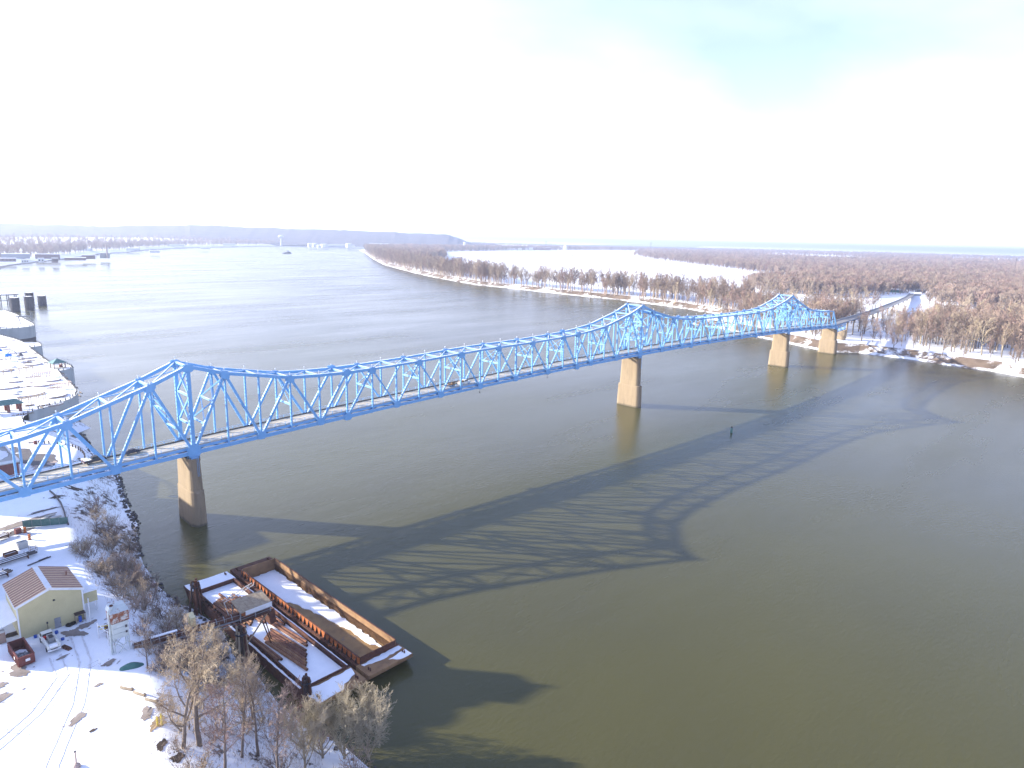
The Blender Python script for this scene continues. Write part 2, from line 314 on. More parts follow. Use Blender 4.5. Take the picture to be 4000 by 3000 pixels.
def zg(x, y):
    """height of the near bank"""
    xs, xt = lerp(XS, y), lerp(XT, y)
    s = (xs-x)/(xs-xt); top = 10.0+1.9*max(0.0, min(1.0, (y-90)/20.0))
    if s <= 0: return max(-4.0, s*5.0)
    if s >= 1: return top+0.05*hnoise(x*0.5, y*0.5)
    e = s*s*(3-2*s)*0.75+s*0.25
    return top*e+0.22*hnoise(x, y)*math.sin(math.pi*s)
gx = np.concatenate([np.linspace(-460, -75, 16)[:-1], np.arange(-75, -1, 1.1), np.linspace(0, 40, 14)])
gy = np.concatenate([np.linspace(-420, -125, 20)[:-1], np.arange(-125, 119.5, 1.3)])
V = [(x, y, zg(x, y)) for y in gy for x in gx]; nx_ = len(gx)
F = [(j*nx_+i, j*nx_+i+1, (j+1)*nx_+i+1, (j+1)*nx_+i) for j in range(len(gy)-1) for i in range(nx_-1)]
structure(link('ground', fast_mesh('ground', V, F, 'bank', True)))

def offset_line(pts, w, side):
    out = []
    for i, p in enumerate(pts):
        a = Vector(pts[max(0, i-1)]); b = Vector(pts[min(len(pts)-1, i+1)]); d = (b-a).normalized()
        n = Vector((d.y, -d.x)) if side > 0 else Vector((-d.y, d.x))
        ww = w[i] if hasattr(w, '__len__') else w
        out.append((p[0]+n.x*ww, p[1]+n.y*ww))
    return out
def dens(pts, step, jit=0.0):
    out = []
    for a, b in zip(pts[:-1], pts[1:]):
        d = math.hypot(b[0]-a[0], b[1]-a[1]); k = max(1, int(d/step))
        for i in range(k):
            f = i/k; jx = rng.uniform(-jit, jit) if i else 0; jy = rng.uniform(-jit, jit) if i else 0
            out.append((a[0]+(b[0]-a[0])*f+jx, a[1]+(b[1]-a[1])*f+jy))
    return out+[pts[-1]]
def land(name, shore, rest, side, ztop, widths, mat):
    """shore polyline, bank slope in two steps, then one level sheet"""
    w1, w2 = widths
    l1 = offset_line(shore, w1, side); l2 = offset_line(shore, w2, side); n = len(shore)
    V = [(x, y, -1.2) for x, y in offset_line(shore, -3, side)]+[(x, y, 0.9+0.5*rng.random()) for x, y in l1]+[(x, y, ztop) for x, y in l2]
    F = []
    for r in range(2):
        for i in range(n-1):
            q = (r*n+i, r*n+i+1, (r+1)*n+i+1, (r+1)*n+i); F.append(q if side < 0 else q[::-1])
    b = len(V); V += [(x, y, ztop) for x, y in rest]
    F.append(tuple(range(2*n, 3*n))+tuple(range(b, b+len(rest))))
    structure(link(name, fast_mesh(name, V, F, mat)))
    return l2
FAR = [(470, -900), (490, -420), (505, -200), (513.6, -127.7), (524.2, -106), (524.4, -79), (531, -59), (531.6, -33), (533, -12), (524, -2), (517, 6), (521, 19), (538, 52), (552, 86), (572, 111), (586, 146), (584, 171), (600, 186), (660, 192), (719, 206), (726, 233), (756, 316), (776, 412), (780, 523), (794, 661), (802, 763), (870, 965), (967, 1186), (1138, 1541), (1400, 1990), (1597, 2315), (1850, 2730), (1950, 2900), (2150, 3250), (2700, 3560), (4400, 3850), (5700, 3800), (9200, 5300), (17000, 9400)]
FARD = dens(FAR[:30], 13, 2.0)+FAR[30:]
far_top = land('far_bank', FARD, [(45000, 16000), (45000, -9000), (2600, -9000)], 1, 6.0, (4, 15), 'far_land')
TOWN = [(46, 518), (44, 560), (60, 700), (90, 900), (130, 1200), (172, 1440), (193, 1531), (222, 1650), (259, 1745), (313, 1850), (385, 1986), (537, 2296), (662, 2579), (786, 2738), (992, 3128), (1389, 3644), (1911, 4050), (2831, 4789), (3412, 5038), (4800, 4800), (8000, 6500), (17000, 12000), (45000, 30000)]
TOWND = dens(TOWN[:13], 30, 4.0)+TOWN[13:]
land('town_ground', TOWND, [(45000, 45000), (-6000, 45000), (-6000, 518)], -1, 9.0, (14, 46), 'far_land')

# dark stony edge of the town shore
sl_ = dens(TOWN[2:20], 25, 3.0); V = [(x, y, -0.3) for x, y in offset_line(sl_, -2, -1)]+[(x, y, 1.5+rng.uniform(-0.4, 0.9)) for x, y in offset_line(sl_, [7+rng.uniform(-2, 4) for _ in sl_], -1)]+[(x, y, 1.0) for x, y in offset_line(sl_, 15, -1)]
n = len(sl_); structure(link('shore_rocks', fast_mesh('shore_rocks', V, [(r_*n+i, r_*n+i+1, (r_+1)*n+i+1, (r_+1)*n+i) for r_ in range(2) for i in range(n-1)], 'rock')))
# the town shore rises gently inland
rl_ = dens(TOWN[9:20], 120); V, F = [], []
rows_ = [(48, 8.9), (160, 14), (420, 27), (800, 36), (1500, 9.0)]
for row, z in rows_: V += [(x, y, z+(rng.uniform(-2, 2) if 10 < z else 0)) for x, y in offset_line(rl_, row, -1)]
n = len(rl_)
for r_ in range(4): F += [(r_*n+i, r_*n+i+1, (r_+1)*n+i+1, (r_+1)*n+i) for i in range(n-1)]
structure(link('town_terrain', fast_mesh('town_terrain', V, F, 'far_land', True)))
def rise(row): return float(np.interp(row, [a for a, z in rows_], [z for a, z in rows_]))
# wooded ridge far behind the town
def cam_pt(az, d): return (CAM.x+d*math.cos(R(az)), CAM.y+d*math.sin(R(az)))
prof = [(100, 95), (90, 98), (81.4, 104), (75.5, 112), (70, 131), (65, 133), (61, 126), (57.2, 117), (53, 110), (50.2, 104), (49.2, 78), (48.2, 40), (46, 30)]
V, F = [], []; NR = 150
for i in range(NR):
    az = 100-54*i/(NR-1); top = float(np.interp(-az, [-a for a, z in prof], [z for a, z in prof]))+rng.uniform(-2.2, 2.2)
    for d, k in ((5000, 0.0), (5350, 0.35), (5700, 0.7), (6000, 1.0), (6900, 0.85), (9000, 0.0)):
        x, y = cam_pt(az, d); V.append((x, y, 8+(top-8)*k*(1+0.05*hnoise(x*0.006, y*0.006))+(rng.uniform(-2.5, 2.5) if k else 0)))
for i in range(NR-1):
    for j in range(5): F.append((i*6+j, i*6+j+1, (i+1)*6+j+1, (i+1)*6+j))
hill_m = paint('wooded_hillside', (0.10, 0.085, 0.085), (0.06, 0.052, 0.058), 0.012, 0.95, c=(0.5, 0.52, 0.56), clo=0.70, chi=0.74, cscale=0.004)
MAT['hill'] = hill_m
structure(link('hills', fast_mesh('hills', V, F, 'hill')))
# low far ridge on the right horizon
V, F = [], []
for i in range(120):
    az = 48-52*i/119
    for d, z in ((9000, 6), (9500, 16+rng.uniform(-3, 4)), (13000, 6)):
        x, y = cam_pt(az, d); V.append((x, y, z))
for i in range(119):
    for j in range(2): F.append((i*3+j, i*3+j+1, (i+1)*3+j+1, (i+1)*3+j))
structure(link('terrain', fast_mesh('terrain', V, F, 'hill')))

# hazy winter air: one closed box round the scene
hz = MB().box((12000, 12000, 73), (60000, 66000, 158))
hzm = bpy.data.materials.new('haze_air'); hzm.use_nodes = True; ht = hzm.node_tree; ht.nodes.clear()
ho = ht.nodes.new('ShaderNodeOutputMaterial'); hv = ht.nodes.new('ShaderNodeVolumePrincipled')
hv.inputs['Color'].default_value = (0.66, 0.76, 1.0, 1); hv.inputs['Density'].default_value = 0.00011; hv.inputs['Anisotropy'].default_value = 0.3
ht.links.new(hv.outputs['Volume'], ho.inputs['Volume'])
MAT['haze'] = hzm
HAZE = hz.build('haze', 'haze'); HAZE['kind'] = 'stuff'; HAZE['label'] = 'pale blue winter haze over the whole river valley'
# ------------------------------------------------------------------ the blue cantilever truss bridge
PL = 10.39; WB = 9.82
def zb(x): return 22.705+0.045624*x-9.1653e-5*x*x
HL = {0: 25.8, -1: 21.9, -2: 18.9, -3: 15.9, -4: 14.1, -5: 13.5, -6: 13.3, -7: 13.2, -8: 13.0}
HM = [25.8, 22.1, 19.7, 17.3, 16.25, 15.5, 15.2, 15.05, 14.95, 15.05, 15.2, 15.25]
I0, I1 = -9, 49
def HT(i):
    if i < 0: return HL.get(i)
    if i <= 22: return HM[min(i, 22-i)]
    if i <= 40: return HM[min(i-22, 40-i)]
    return HL.get(40-i)
def ND(i, s, top=False):
    x = i*PL; return Vector((x, s*WB, zb(x)+(HT(i) if top else 0)))
def sus(i):                                    # panels of the suspended spans have the diagonals reversed
    return (5 <= i <= 16) or (27 <= i <= 34)
bridge = thing('truss_bridge', 'long light blue steel cantilever truss bridge crossing the whole river', 'bridge', (0, WB/2, 0))
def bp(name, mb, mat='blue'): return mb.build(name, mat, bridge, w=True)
def laced(p, q, a, b):
    """two channel webs facing the river side, joined by batten plates on the other faces"""
    mb = MB(); t = (q-p).normalized(); s = Vector((0, 1, 0)); n = t.cross(s).normalized()
    for k in (-1, 1): mb.beam(p+s*k*(b/2-0.06), q+s*k*(b/2-0.06), 0.12, a, up=n)
    Lq = (q-p).length; k = 1.6
    while k < Lq-1.2:
        for e in (-1, 1):
            c = p+t*k+n*e*(a/2-0.04); mb.beam(c-t*0.36, c+t*0.36, b-0.16, 0.07, up=n)
        k += 1.15
    return mb
def gusset(c, rx, rz_, tilt=0.0):
    mb = MB()
    for k in (-1, 1):
        pts = []
        for (u, v) in ((-1, -0.55), (-0.6, -1), (0.6, -1), (1, -0.55), (1, 0.5), (0.55, 1), (-0.55, 1), (-1, 0.5)):
            pts.append((c.x+u*rx, c.y+k*0.45, c.z+v*rz_+tilt*u*rx))
        mb.slab(pts, (0, k*0.06, 0))
    return bp('gusset_plate', mb)
slope = lambda i: (zb(i*PL+1)-zb(i*PL-1))/2
for s in (0, 1):
    for i in range(I0, I1):
        big = abs(i) < 6 or abs(i-22) < 5 or abs(i-40) < 5
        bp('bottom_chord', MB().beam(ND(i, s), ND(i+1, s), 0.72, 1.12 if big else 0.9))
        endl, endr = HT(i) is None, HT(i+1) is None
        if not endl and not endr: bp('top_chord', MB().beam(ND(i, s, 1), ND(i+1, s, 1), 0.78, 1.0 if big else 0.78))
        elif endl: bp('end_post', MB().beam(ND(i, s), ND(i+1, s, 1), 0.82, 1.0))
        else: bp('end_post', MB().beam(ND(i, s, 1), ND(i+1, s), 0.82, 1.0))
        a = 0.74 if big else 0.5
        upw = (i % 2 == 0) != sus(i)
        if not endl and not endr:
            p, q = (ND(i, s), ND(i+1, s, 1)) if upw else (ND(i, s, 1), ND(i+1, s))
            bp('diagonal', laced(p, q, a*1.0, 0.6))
    for i in range(I0, I1+1):
        if HT(i) is None:
            gusset(ND(i, s), 1.4, 1.1, slope(i)); continue
        tw = i in (0, 22, 40)
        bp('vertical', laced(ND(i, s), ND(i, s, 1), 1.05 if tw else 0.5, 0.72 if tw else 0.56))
        low = (i % 2 == 0) != (sus(i) or sus(i-1))
        if 5 == i or 27 == i or i in (17, 35): gusset(ND(i, s), 1.5, 1.2, slope(i)); gusset(ND(i, s, 1), 1.5, 1.2, slope(i))
        elif low: gusset(ND(i, s)+Vector((0, 0, 0.5)), 1.9 if tw else 1.4, 1.75 if tw else 1.25, slope(i))
        ts = ((HT(i+1) or HT(i))-(HT(i-1) or HT(i)))/2/PL
        if tw: gusset(ND(i, s, 1)-Vector((0, 0, 0.5)), 1.5, 1.1)
        elif not low: gusset(ND(i, s, 1)-Vector((0, 0, 0.45)), 1.35, 1.2, ts+slope(i))
        lm = MB(); c = ND(i, s, 1)
        lm.tube(c+Vector((0, 0, 0.4)), c+Vector((0, 0, 1.25)), 0.05, n=5); lm.lathe(c+Vector((0, 0, 1.2)), [(0.05, 0), (0.2, 0.12), (0.2, 0.32), (0.06, 0.45)], 6)
        bp('lamp', lm, 'white')
# bracing between the two trusses
for i in range(I0+1, I1):
    a, b = ND(i, 0, 1), ND(i, 1, 1)
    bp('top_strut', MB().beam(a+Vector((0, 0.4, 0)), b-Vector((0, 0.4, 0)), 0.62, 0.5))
    tw = i in (0, 22, 40); low = (i % 2 == 0) != (sus(i) or sus(i-1)); zd = zb(i*PL)
    hh = HT(i); zl = 8.4
    levels = [zl, zl+(hh-zl)/2, hh] if tw else ([zl, hh] if hh < 19 else [zl+2.0, hh])
    if tw or not (low or i in (-1, 1, 21, 23, 39, 41)):
        for la, lb in zip(levels[:-1], levels[1:]):
            pa, pb = Vector((i*PL, 0.3, zd+la)), Vector((i*PL, WB-0.3, zd+la)); qa, qb = Vector((i*PL, 0.3, zd+lb-0.4)), Vector((i*PL, WB-0.3, zd+lb-0.4))
            bp('sway_strut', MB().beam(pa, pb, 0.45, 0.6))
            wv = 0.5 if tw else 0.2
            bp('sway_brace', MB().beam(pa, qb, wv, wv)); bp('sway_brace', MB().beam(pb, qa, wv*0.98, wv*0.98))
    if i < I1-1:
        c, d = ND(i+1, 0, 1), ND(i+1, 1, 1); e = 0.42 if (-6 < i < 3 or 19 < i < 26 or 36 < i < 44) else 0.26
        up_ = Vector((0, 0, 0.1))
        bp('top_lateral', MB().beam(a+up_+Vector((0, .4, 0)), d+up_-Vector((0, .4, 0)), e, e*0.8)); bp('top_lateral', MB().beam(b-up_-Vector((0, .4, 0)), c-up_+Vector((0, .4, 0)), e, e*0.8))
for c0 in (0, 22, 40):                         # portal bracing in the plane of the tower diagonals
    for k in (-1, 1):
        i = c0+k; a0, b0 = ND(c0, 0), ND(c0, 1); a1, b1 = ND(i, 0, 1), ND(i, 1, 1); f1, f2, f3 = 0.36, 0.64, 0.93
        for f in (f1, f2): bp('sway_strut', MB().beam(a0+(a1-a0)*f+Vector((0, 0.3, 0)), b0+(b1-b0)*f-Vector((0, 0.3, 0)), 0.42, 0.5))
        for fa, fb in ((f1, f2), (f2, f3)):
            bp('sway_brace', MB().beam(a0+(a1-a0)*fa+Vector((0, .3, 0)), b0+(b1-b0)*fb-Vector((0, .3, 0)), 0.36, 0.36)); bp('sway_brace', MB().beam(b0+(b1-b0)*fa-Vector((0, .3, 0)), a0+(a1-a0)*fb+Vector((0, .3, 0)), 0.35, 0.35))
# floor
YC = WB/2
for i in range(I0, I1+1):
    x = i*PL; z = zb(x)
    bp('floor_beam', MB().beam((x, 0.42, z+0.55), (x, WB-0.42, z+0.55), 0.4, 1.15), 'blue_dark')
    for s in (0, 1):
        y0 = 0.45 if s == 0 else WB-0.45; k = 1 if s == 0 else -1
        bp('bracket', MB().slab([(x+0.1, y0, z-0.4), (x+0.1, y0+k*1.6, z+0.0), (x+0.1, y0, z+1.2)], (0.1, 0, 0)), 'blue_dark')
    if i == I1: break
    x1 = x+PL; z1 = zb(x1); off = Vector((0.012, 0, 0))
    p, q = Vector((x, YC, z+1.55)), Vector((x1, YC, z1+1.55))
    bp('deck_slab', MB().beam(p+off*2, q-off*2, 7.6, 0.26), 'deck')
    for s in (-1, 1):
        d = Vector((0, s*3.94, 0))
        bp('stringer', MB().beam(p+d-Vector((0, 0, 0.45)), q+d-Vector((0, 0, 0.45)), 0.22, 0.82), 'blue')
        bp('curb', MB().beam(p+Vector((0, s*3.62, 0.26)), q+Vector((0, s*3.62, 0.26)), 0.36, 0.28), 'curb' if s > 0 else 'conc')
        rl = MB()
        for hgt in (0.62, 1.12): rl.beam(p+d+Vector((0, 0, hgt+0.1)), q+d+Vector((0, 0, hgt+0.1)), 0.07, 0.10)
        for k in range(3):
            c = p+(q-p)*((k+0.5)/3)+d; rl.beam(c-Vector((0, 0, 0.35)), c+Vector((0, 0, 1.28)), 0.12, 0.12)
        bp('railing', rl, 'blue')
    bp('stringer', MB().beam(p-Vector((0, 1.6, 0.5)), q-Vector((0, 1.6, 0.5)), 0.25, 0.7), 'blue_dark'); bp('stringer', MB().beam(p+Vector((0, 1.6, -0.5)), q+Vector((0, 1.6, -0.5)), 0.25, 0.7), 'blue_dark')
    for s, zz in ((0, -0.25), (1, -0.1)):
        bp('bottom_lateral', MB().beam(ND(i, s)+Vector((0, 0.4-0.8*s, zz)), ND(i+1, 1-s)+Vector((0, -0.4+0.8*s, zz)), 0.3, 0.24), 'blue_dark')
    lp, lq = p+Vector((0, 0, 0.137)), q+Vector((0, 0, 0.137))
    bp('centre_line', MB().beam(lp, lq, 0.14, 0.008), 'pave_line')
# snow lying on the lateral gusset plates beside the near chord
for i in list(range(5, 15))+[-3, -1, 20, 24]:
    x = i*PL-1.3; z = zb(x); sp = []
    for k in range(10):
        a = 2*math.pi*k/10; sp.append((x+1.05*math.cos(a)*(1+0.15*math.sin(3*a+i)), 0.85+0.36*math.sin(a)))
    mb = MB().prism(sp, z+0.08, z+0.34, [(x+(px-x)*0.7, 0.85+(py-0.85)*0.6) for px, py in sp])
    mb.slab([(x-1.1, 0.42, z+0.0), (x+1.3, 0.42, z+0.0), (x+1.3, 1.3, z+0.0), (x-1.1, 1.0, z+0.0)], (0, 0, 0.07))
    bp('snow_heap', mb, 'snow')
# clearance lights hung under the near chord
for i in (11, 15): bp('navigation_light', MB().tube(ND(i, 0)-Vector((0, 0, 0.5)), ND(i, 0)-Vector((0, 0, 2.0)), 0.05, n=5).lathe(ND(i, 0)-Vector((0, 0, 2.5)), [(0.1, 0), (0.22, 0.1), (0.22, 0.45), (0.08, 0.6)], 7), 'dsteel')

# ------------------------------------------------------------------ concrete piers
def stadium(L_, w_, n=8):
    pts = []; r = w_/2; h = L_/2-r
    for k in range(n+1): a = math.pi*k/n; pts.append((r*math.cos(a), h+r*math.sin(a)))
    for k in range(n+1): a = math.pi+math.pi*k/n; pts.append((r*math.cos(a), -h+r*math.sin(a)))
    return pts
def pier(i, zbase, zstep, label, slim=0.0):
    x = i*PL; zt = zb(x)-1.75
    o = thing('bridge_pier', label, 'pier', (x, YC, 0), 0, 'concrete piers carrying the bridge')
    MB().prism(stadium(15.2-slim, 4.7), zbase, zstep-0.4, stadium(14.3-slim, 4.1)).prism(stadium(14.3-slim, 4.1), zstep-0.4, zstep, stadium(12.6, 3.9)).build('base_shaft', 'pier', o)
    MB().prism(stadium(12.5, 3.8), zstep, zt-1.0, stadium(11.7, 3.4)).build('upper_shaft', 'pier', o)
    MB().prism(stadium(12.0, 3.65), zt-1.0, zt).build('cap', 'pier', o)
    for s in (-1, 1):
        b = MB().box((0, s*WB/2, zt+0.12), (2.2, 1.5, 0.24)).slab([(-0.95, s*WB/2-0.4, zt+0.24), (0.95, s*WB/2-0.4, zt+0.24), (0.35, s*WB/2-0.4, zt+1.2), (-0.35, s*WB/2-0.4, zt+1.2)], (0, 0.8, 0))
        b.build('bearing', 'blue', o)
    rl = MB()                                  # inspection railing and ladder at the upstream nose
    for k in range(7):
        a = math.pi+math.pi*k/6; px, py = 1.75*math.cos(a), -4.2+1.75*math.sin(a)
        rl.beam((px, py, zt), (px, py, zt+1.1), 0.07, 0.07)
        if k:
            for hh in (0.55, 1.08): rl.beam((qx, qy, zt+hh), (px, py, zt+hh), 0.05, 0.06)
        qx, qy = px, py
    for sx in (-0.25, 0.25): rl.beam((sx+0.5, -6.08, zt-5.5), (sx+0.5, -6.08, zt+1.0), 0.06, 0.06)
    for k in range(16): rl.beam((0.25, -6.08, zt-5.4+k*0.4), (0.75, -6.08, zt-5.4+k*0.4), 0.04, 0.04)
    rl.build('maintenance_ladder', 'blue', o)
    return o
pier(0, -4, 11.0, 'nearest tan concrete bridge pier, standing in the water beside the left bank', 1.0)
pier(22, -4, 11.8, 'tan concrete bridge pier alone in mid river under the middle tower')
pier(40, -4, 11.6, 'tan concrete bridge pier in the water under the far tower')
pier(49, -4, 11.4, 'farthest tan concrete bridge pier at the edge of the far wooded bank')
pier(-9, 8, 12.0, 'tan concrete pier on land at the near end of the truss')

# ------------------------------------------------------------------ approach roads
zD = zb(49*PL)
RD = [(49*PL, YC, zD+1.68), (573, 15.8, 22.2), (635.5, 25.4, 20.6), (711, 37.3, 18.8), (794, 52, 17.0), (897, 71, 15.0), (1025, 94, 12.5), (1159, 120, 10.0), (1290, 150, 7.5)]
ap = thing('approach_viaduct', 'long grey road viaduct leaving the far end of the bridge through bare woods', 'viaduct', (49*PL, YC, 0))
for k in range(len(RD)-1):
    p, q = Vector(RD[k]), Vector(RD[k+1]); d = (q-p); n = Vector((-d.y, d.x, 0)).normalized()
    MB().beam(p-Vector((0, 0, 0.2)), q-Vector((0, 0, 0.2)), 8.4, 0.4).build('road_slab', 'road', ap, w=True)
    for s in (-1, 1):
        MB().beam(p+n*s*4.3+Vector((0, 0, 0.4)), q+n*s*4.3+Vector((0, 0, 0.4)), 0.3, 0.9).build('parapet', 'conc', ap, w=True)
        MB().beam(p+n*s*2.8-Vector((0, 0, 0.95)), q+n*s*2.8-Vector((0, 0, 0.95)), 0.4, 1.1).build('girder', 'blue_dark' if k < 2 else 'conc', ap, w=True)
    if 0 < k < 7:
        for f in (0.0, 0.5):
            c = p+d*f
            for s in (-1, 1):
                b = c+n*s*2.6; MB().tube((b.x, b.y, 5.5), (b.x, b.y, c.z-2.3), 0.55, n=8).build('bent_column', 'pier', ap, w=True)
            MB().beam(c-n*3.6-Vector((0, 0, 2.0)), c+n*3.6-Vector((0, 0, 2.0)), 1.0, 0.9).build('bent_cap', 'pier', ap, w=True)
# deck truss span just behind the last pier
p0, p1 = Vector(RD[0]), Vector(RD[0])+(Vector(RD[1])-Vector(RD[0]))*0.8; nseg = 6
for s in (-1, 1):
    dy = Vector((0, s*3.4, 0)); T = [p0+(p1-p0)*(k/nseg)+dy-Vector((0, 0, 1.6)) for k in range(nseg+1)]; Bn = [c-Vector((0, 0, 5.2)) for c in T]
    for k in range(nseg):
        for a, b, nm in ((T[k], T[k+1], 'top_chord'), (Bn[k], Bn[k+1], 'bottom_chord'), ((T[k], Bn[k+1], 'diagonal') if k % 2 else (Bn[k], T[k+1], 'diagonal'))):
            MB().beam(a, b, 0.45, 0.55).build(nm, 'blue', ap, w=True)
        MB().beam(T[k+1], Bn[k+1], 0.4, 0.4).build('vertical', 'blue', ap, w=True)
for k in range(nseg+1):
    c = p0+(p1-p0)*(k/nseg)-Vector((0, 0, 6.8)); MB().beam(c-Vector((0, 3.4, 0)), c+Vector((0, 3.4, 0)), 0.35, 0.4).build('cross_strut', 'blue', ap, w=True)
c = Vector(p1); o = thing('viaduct_pier', 'concrete pier half hidden in bare trees behind the farthest river pier', 'pier', (c.x, c.y, 0))
MB().prism(stadium(10, 3.0), 0, 14.0, stadium(9, 2.4)).build('shaft', 'pier', o); MB().prism(stadium(9.6, 2.9), 14.0, 14.8).build('cap', 'pier', o)
# near approach, off to the left of the truss
na = thing('near_approach', 'grey road approach on land at the near end of the bridge', 'approach', (-9*PL, YC, 0))
NA = [(-9*PL, YC, zb(-9*PL)+1.68), (-140, YC, 15.0), (-200, YC, 12.5), (-300, YC, 10.4)]
for p, q in zip(NA[:-1], NA[1:]):
    p, q = Vector(p), Vector(q)
    MB().beam(p-Vector((0, 0, 0.2)), q-Vector((0, 0, 0.2)), 8.6, 0.4).build('road_slab', 'road', na, w=True)
    MB().beam(p-Vector((0, 0, 1.2)), q-Vector((0, 0, 1.2)), 6.0, 1.5).build('girder', 'conc', na, w=True)
    for s in (-1, 1): MB().beam(p+Vector((0, s*4.2, 0.4)), q+Vector((0, s*4.2, 0.4)), 0.3, 0.9).build('parapet', 'conc', na, w=True)
    c = q; MB().box((c.x, YC, (c.z+9)/2-1), (1.2, 6, max(0.6, c.z-9))).build('pier_wall', 'conc', na, w=True)
# ------------------------------------------------------------------ vehicles
def wheel(parent, x, y, r, w=0.26):
    tw = MB(); n = 12; prof = [(r*0.62, -w/2), (r*0.95, -w/2), (r, -w/3), (r, w/3), (r*0.95, w/2), (r*0.62, w/2)]
    for j, (rad, off) in enumerate(prof):
        tw.v += [(x+off, y+rad*math.cos(2*math.pi*i/n), r+rad*math.sin(2*math.pi*i/n)) for i in range(n)]
    for j in range(len(prof)-1): tw.f += [(j*n+i, j*n+(i+1) % n, (j+1)*n+(i+1) % n, (j+1)*n+i) for i in range(n)]
    o = tw.build('wheel', 'rubber', parent)
    MB().tube((x-w*0.4, y, r), (x+w*0.4, y, r), r*0.64, n=10).build('rim', 'steel', o)
def prof_body(mb, pts, w0, w1=None):
    """side outline (y, z) extruded across x, narrowed to w1 above the belt"""
    n = len(pts); zs = max(z for _, z in pts); w1 = w1 or w0
    vs = [(-(w1 if z > zs*0.62 else w0)/2, y, z) for y, z in pts]+[((w1 if z > zs*0.62 else w0)/2, y, z) for y, z in pts]
    return mb.add(vs, [tuple(range(n)), tuple(range(2*n-1, n-1, -1))]+[(i, n+i, n+(i+1) % n, (i+1) % n) for i in range(n)])
def pickup(label, loc, rz, mat, tilt=0.0, group=None, bed_mat='dsteel'):
    o = thing('pickup_truck', label, 'truck', loc, rz, group); o.rotation_euler[0] = tilt
    prof_body(MB(), [(-2.75, 0.5), (-2.75, 1.12), (-0.75, 1.12), (-0.6, 1.82), (0.75, 1.86), (1.3, 1.2), (2.6, 1.08), (2.75, 0.85), (2.75, 0.5)], 1.96, 1.6).build('body', mat, o)
    MB().box((0, -1.75, 1.135), (1.6, 1.75, 0.04)).build('bed', bed_mat, o)
    MB().slab([(-0.74, 0.82, 1.80), (0.74, 0.82, 1.80), (0.82, 1.27, 1.25), (-0.82, 1.27, 1.25)], (0, 0.03, 0.03)).build('windscreen', 'glass', o)
    MB().slab([(-0.72, -0.64, 1.74), (0.72, -0.64, 1.74), (0.76, -0.76, 1.24), (-0.76, -0.76, 1.24)], (0, -0.03, 0.0)).build('rear_window', 'glass', o)
    for s in (-1, 1):
        MB().slab([(s*0.815, -0.5, 1.72), (s*0.815, 0.72, 1.75), (s*0.9, 1.1, 1.27), (s*0.9, -0.6, 1.27)], (s*0.03, 0, 0)).build('side_window', 'glass', o)
        MB().box((s*0.8, 2.76, 0.86), (0.3, 0.05, 0.18)).build('headlight', 'white', o); MB().box((s*0.88, -2.76, 0.92), (0.16, 0.05, 0.3)).build('tail_light', 'red', o)
        for y in (-1.7, 1.75): wheel(o, s*0.86, y, 0.39)
    MB().box((0, 2.8, 0.56), (1.9, 0.14, 0.2)).build('bumper', 'steel', o); MB().box((0, -2.82, 0.56), (1.9, 0.14, 0.2)).build('bumper', 'steel', o)
    return o
def dk(x): return zb(x)+1.69
def grade(x): return math.atan(0.045624-2*9.1653e-5*x)
# dark pickup and a dark car on the near end of the bridge
x = -24.0; pickup('black pickup truck with pale load on the bridge near the left bank', (x, 7.0, dk(x)), R(-90), 'dsteel', grade(x), None, 'white')
x = -14.5; o = thing('car', 'dark car just ahead of the black pickup on the bridge deck', 'car', (x, 7.0, dk(x)), R(-90)); o.rotation_euler[0] = grade(x)
prof_body(MB(), [(-2.2, 0.4), (-2.2, 0.95), (-1.5, 1.02), (-0.9, 1.45), (0.6, 1.45), (1.15, 1.0), (2.1, 0.85), (2.2, 0.4)], 1.8, 1.4).build('body', 'boat', o)
MB().slab([(-0.64, 0.66, 1.41), (0.64, 0.66, 1.41), (0.72, 1.12, 1.03), (-0.72, 1.12, 1.03)], (0, 0.03, 0.03)).build('windscreen', 'glass', o)
for s in (-1, 1):
    for y in (-1.35, 1.35): wheel(o, s*0.8, y, 0.33)
# white pickup towing a loaded trailer in mid bridge
x = 108.5; wp = pickup('white pickup truck with rusty load in its bed on the middle of the bridge', (x, 3.0, dk(x)), R(-90), 'truck_white', grade(x), None, 'rust_lit')
MB().slab([(-0.7, -2.5, 1.15), (0.7, -2.5, 1.15), (0.6, -0.9, 1.15), (-0.6, -0.9, 1.15)], (0, 0.1, 0.45)).build('load', 'rust_lit', wp)
x = 101.8; o = thing('trailer', 'flat trailer heaped with brown scrap towed behind the white pickup', 'trailer', (x, 3.0, dk(x)), R(-90)); o.rotation_euler[0] = grade(x)
MB().box((0, 0, 0.6), (2.0, 5.0, 0.14)).beam((0, 2.5, 0.55), (0, 3.9, 0.5), 0.12, 0.12).build('bed', 'dsteel', o)
mb = MB()
for k in range(16):
    mb.box((rng.uniform(-0.7, 0.7), rng.uniform(-2.2, 2.1), 0.85+rng.random()*0.5), (rng.uniform(0.3, 0.9), rng.uniform(0.4, 1.2), rng.uniform(0.2, 0.5)), rng.uniform(0, 3))
mb.build('scrap_load', 'rust_lit', o)['kind'] = 'stuff'
MB().box((0.2, 1.6, 1.05), (1.3, 1.0, 0.6)).build('crate', 'wood', o)
for s in (-1, 1):
    for y in (-0.5, 0.4): wheel(o, s*0.95, y, 0.33)
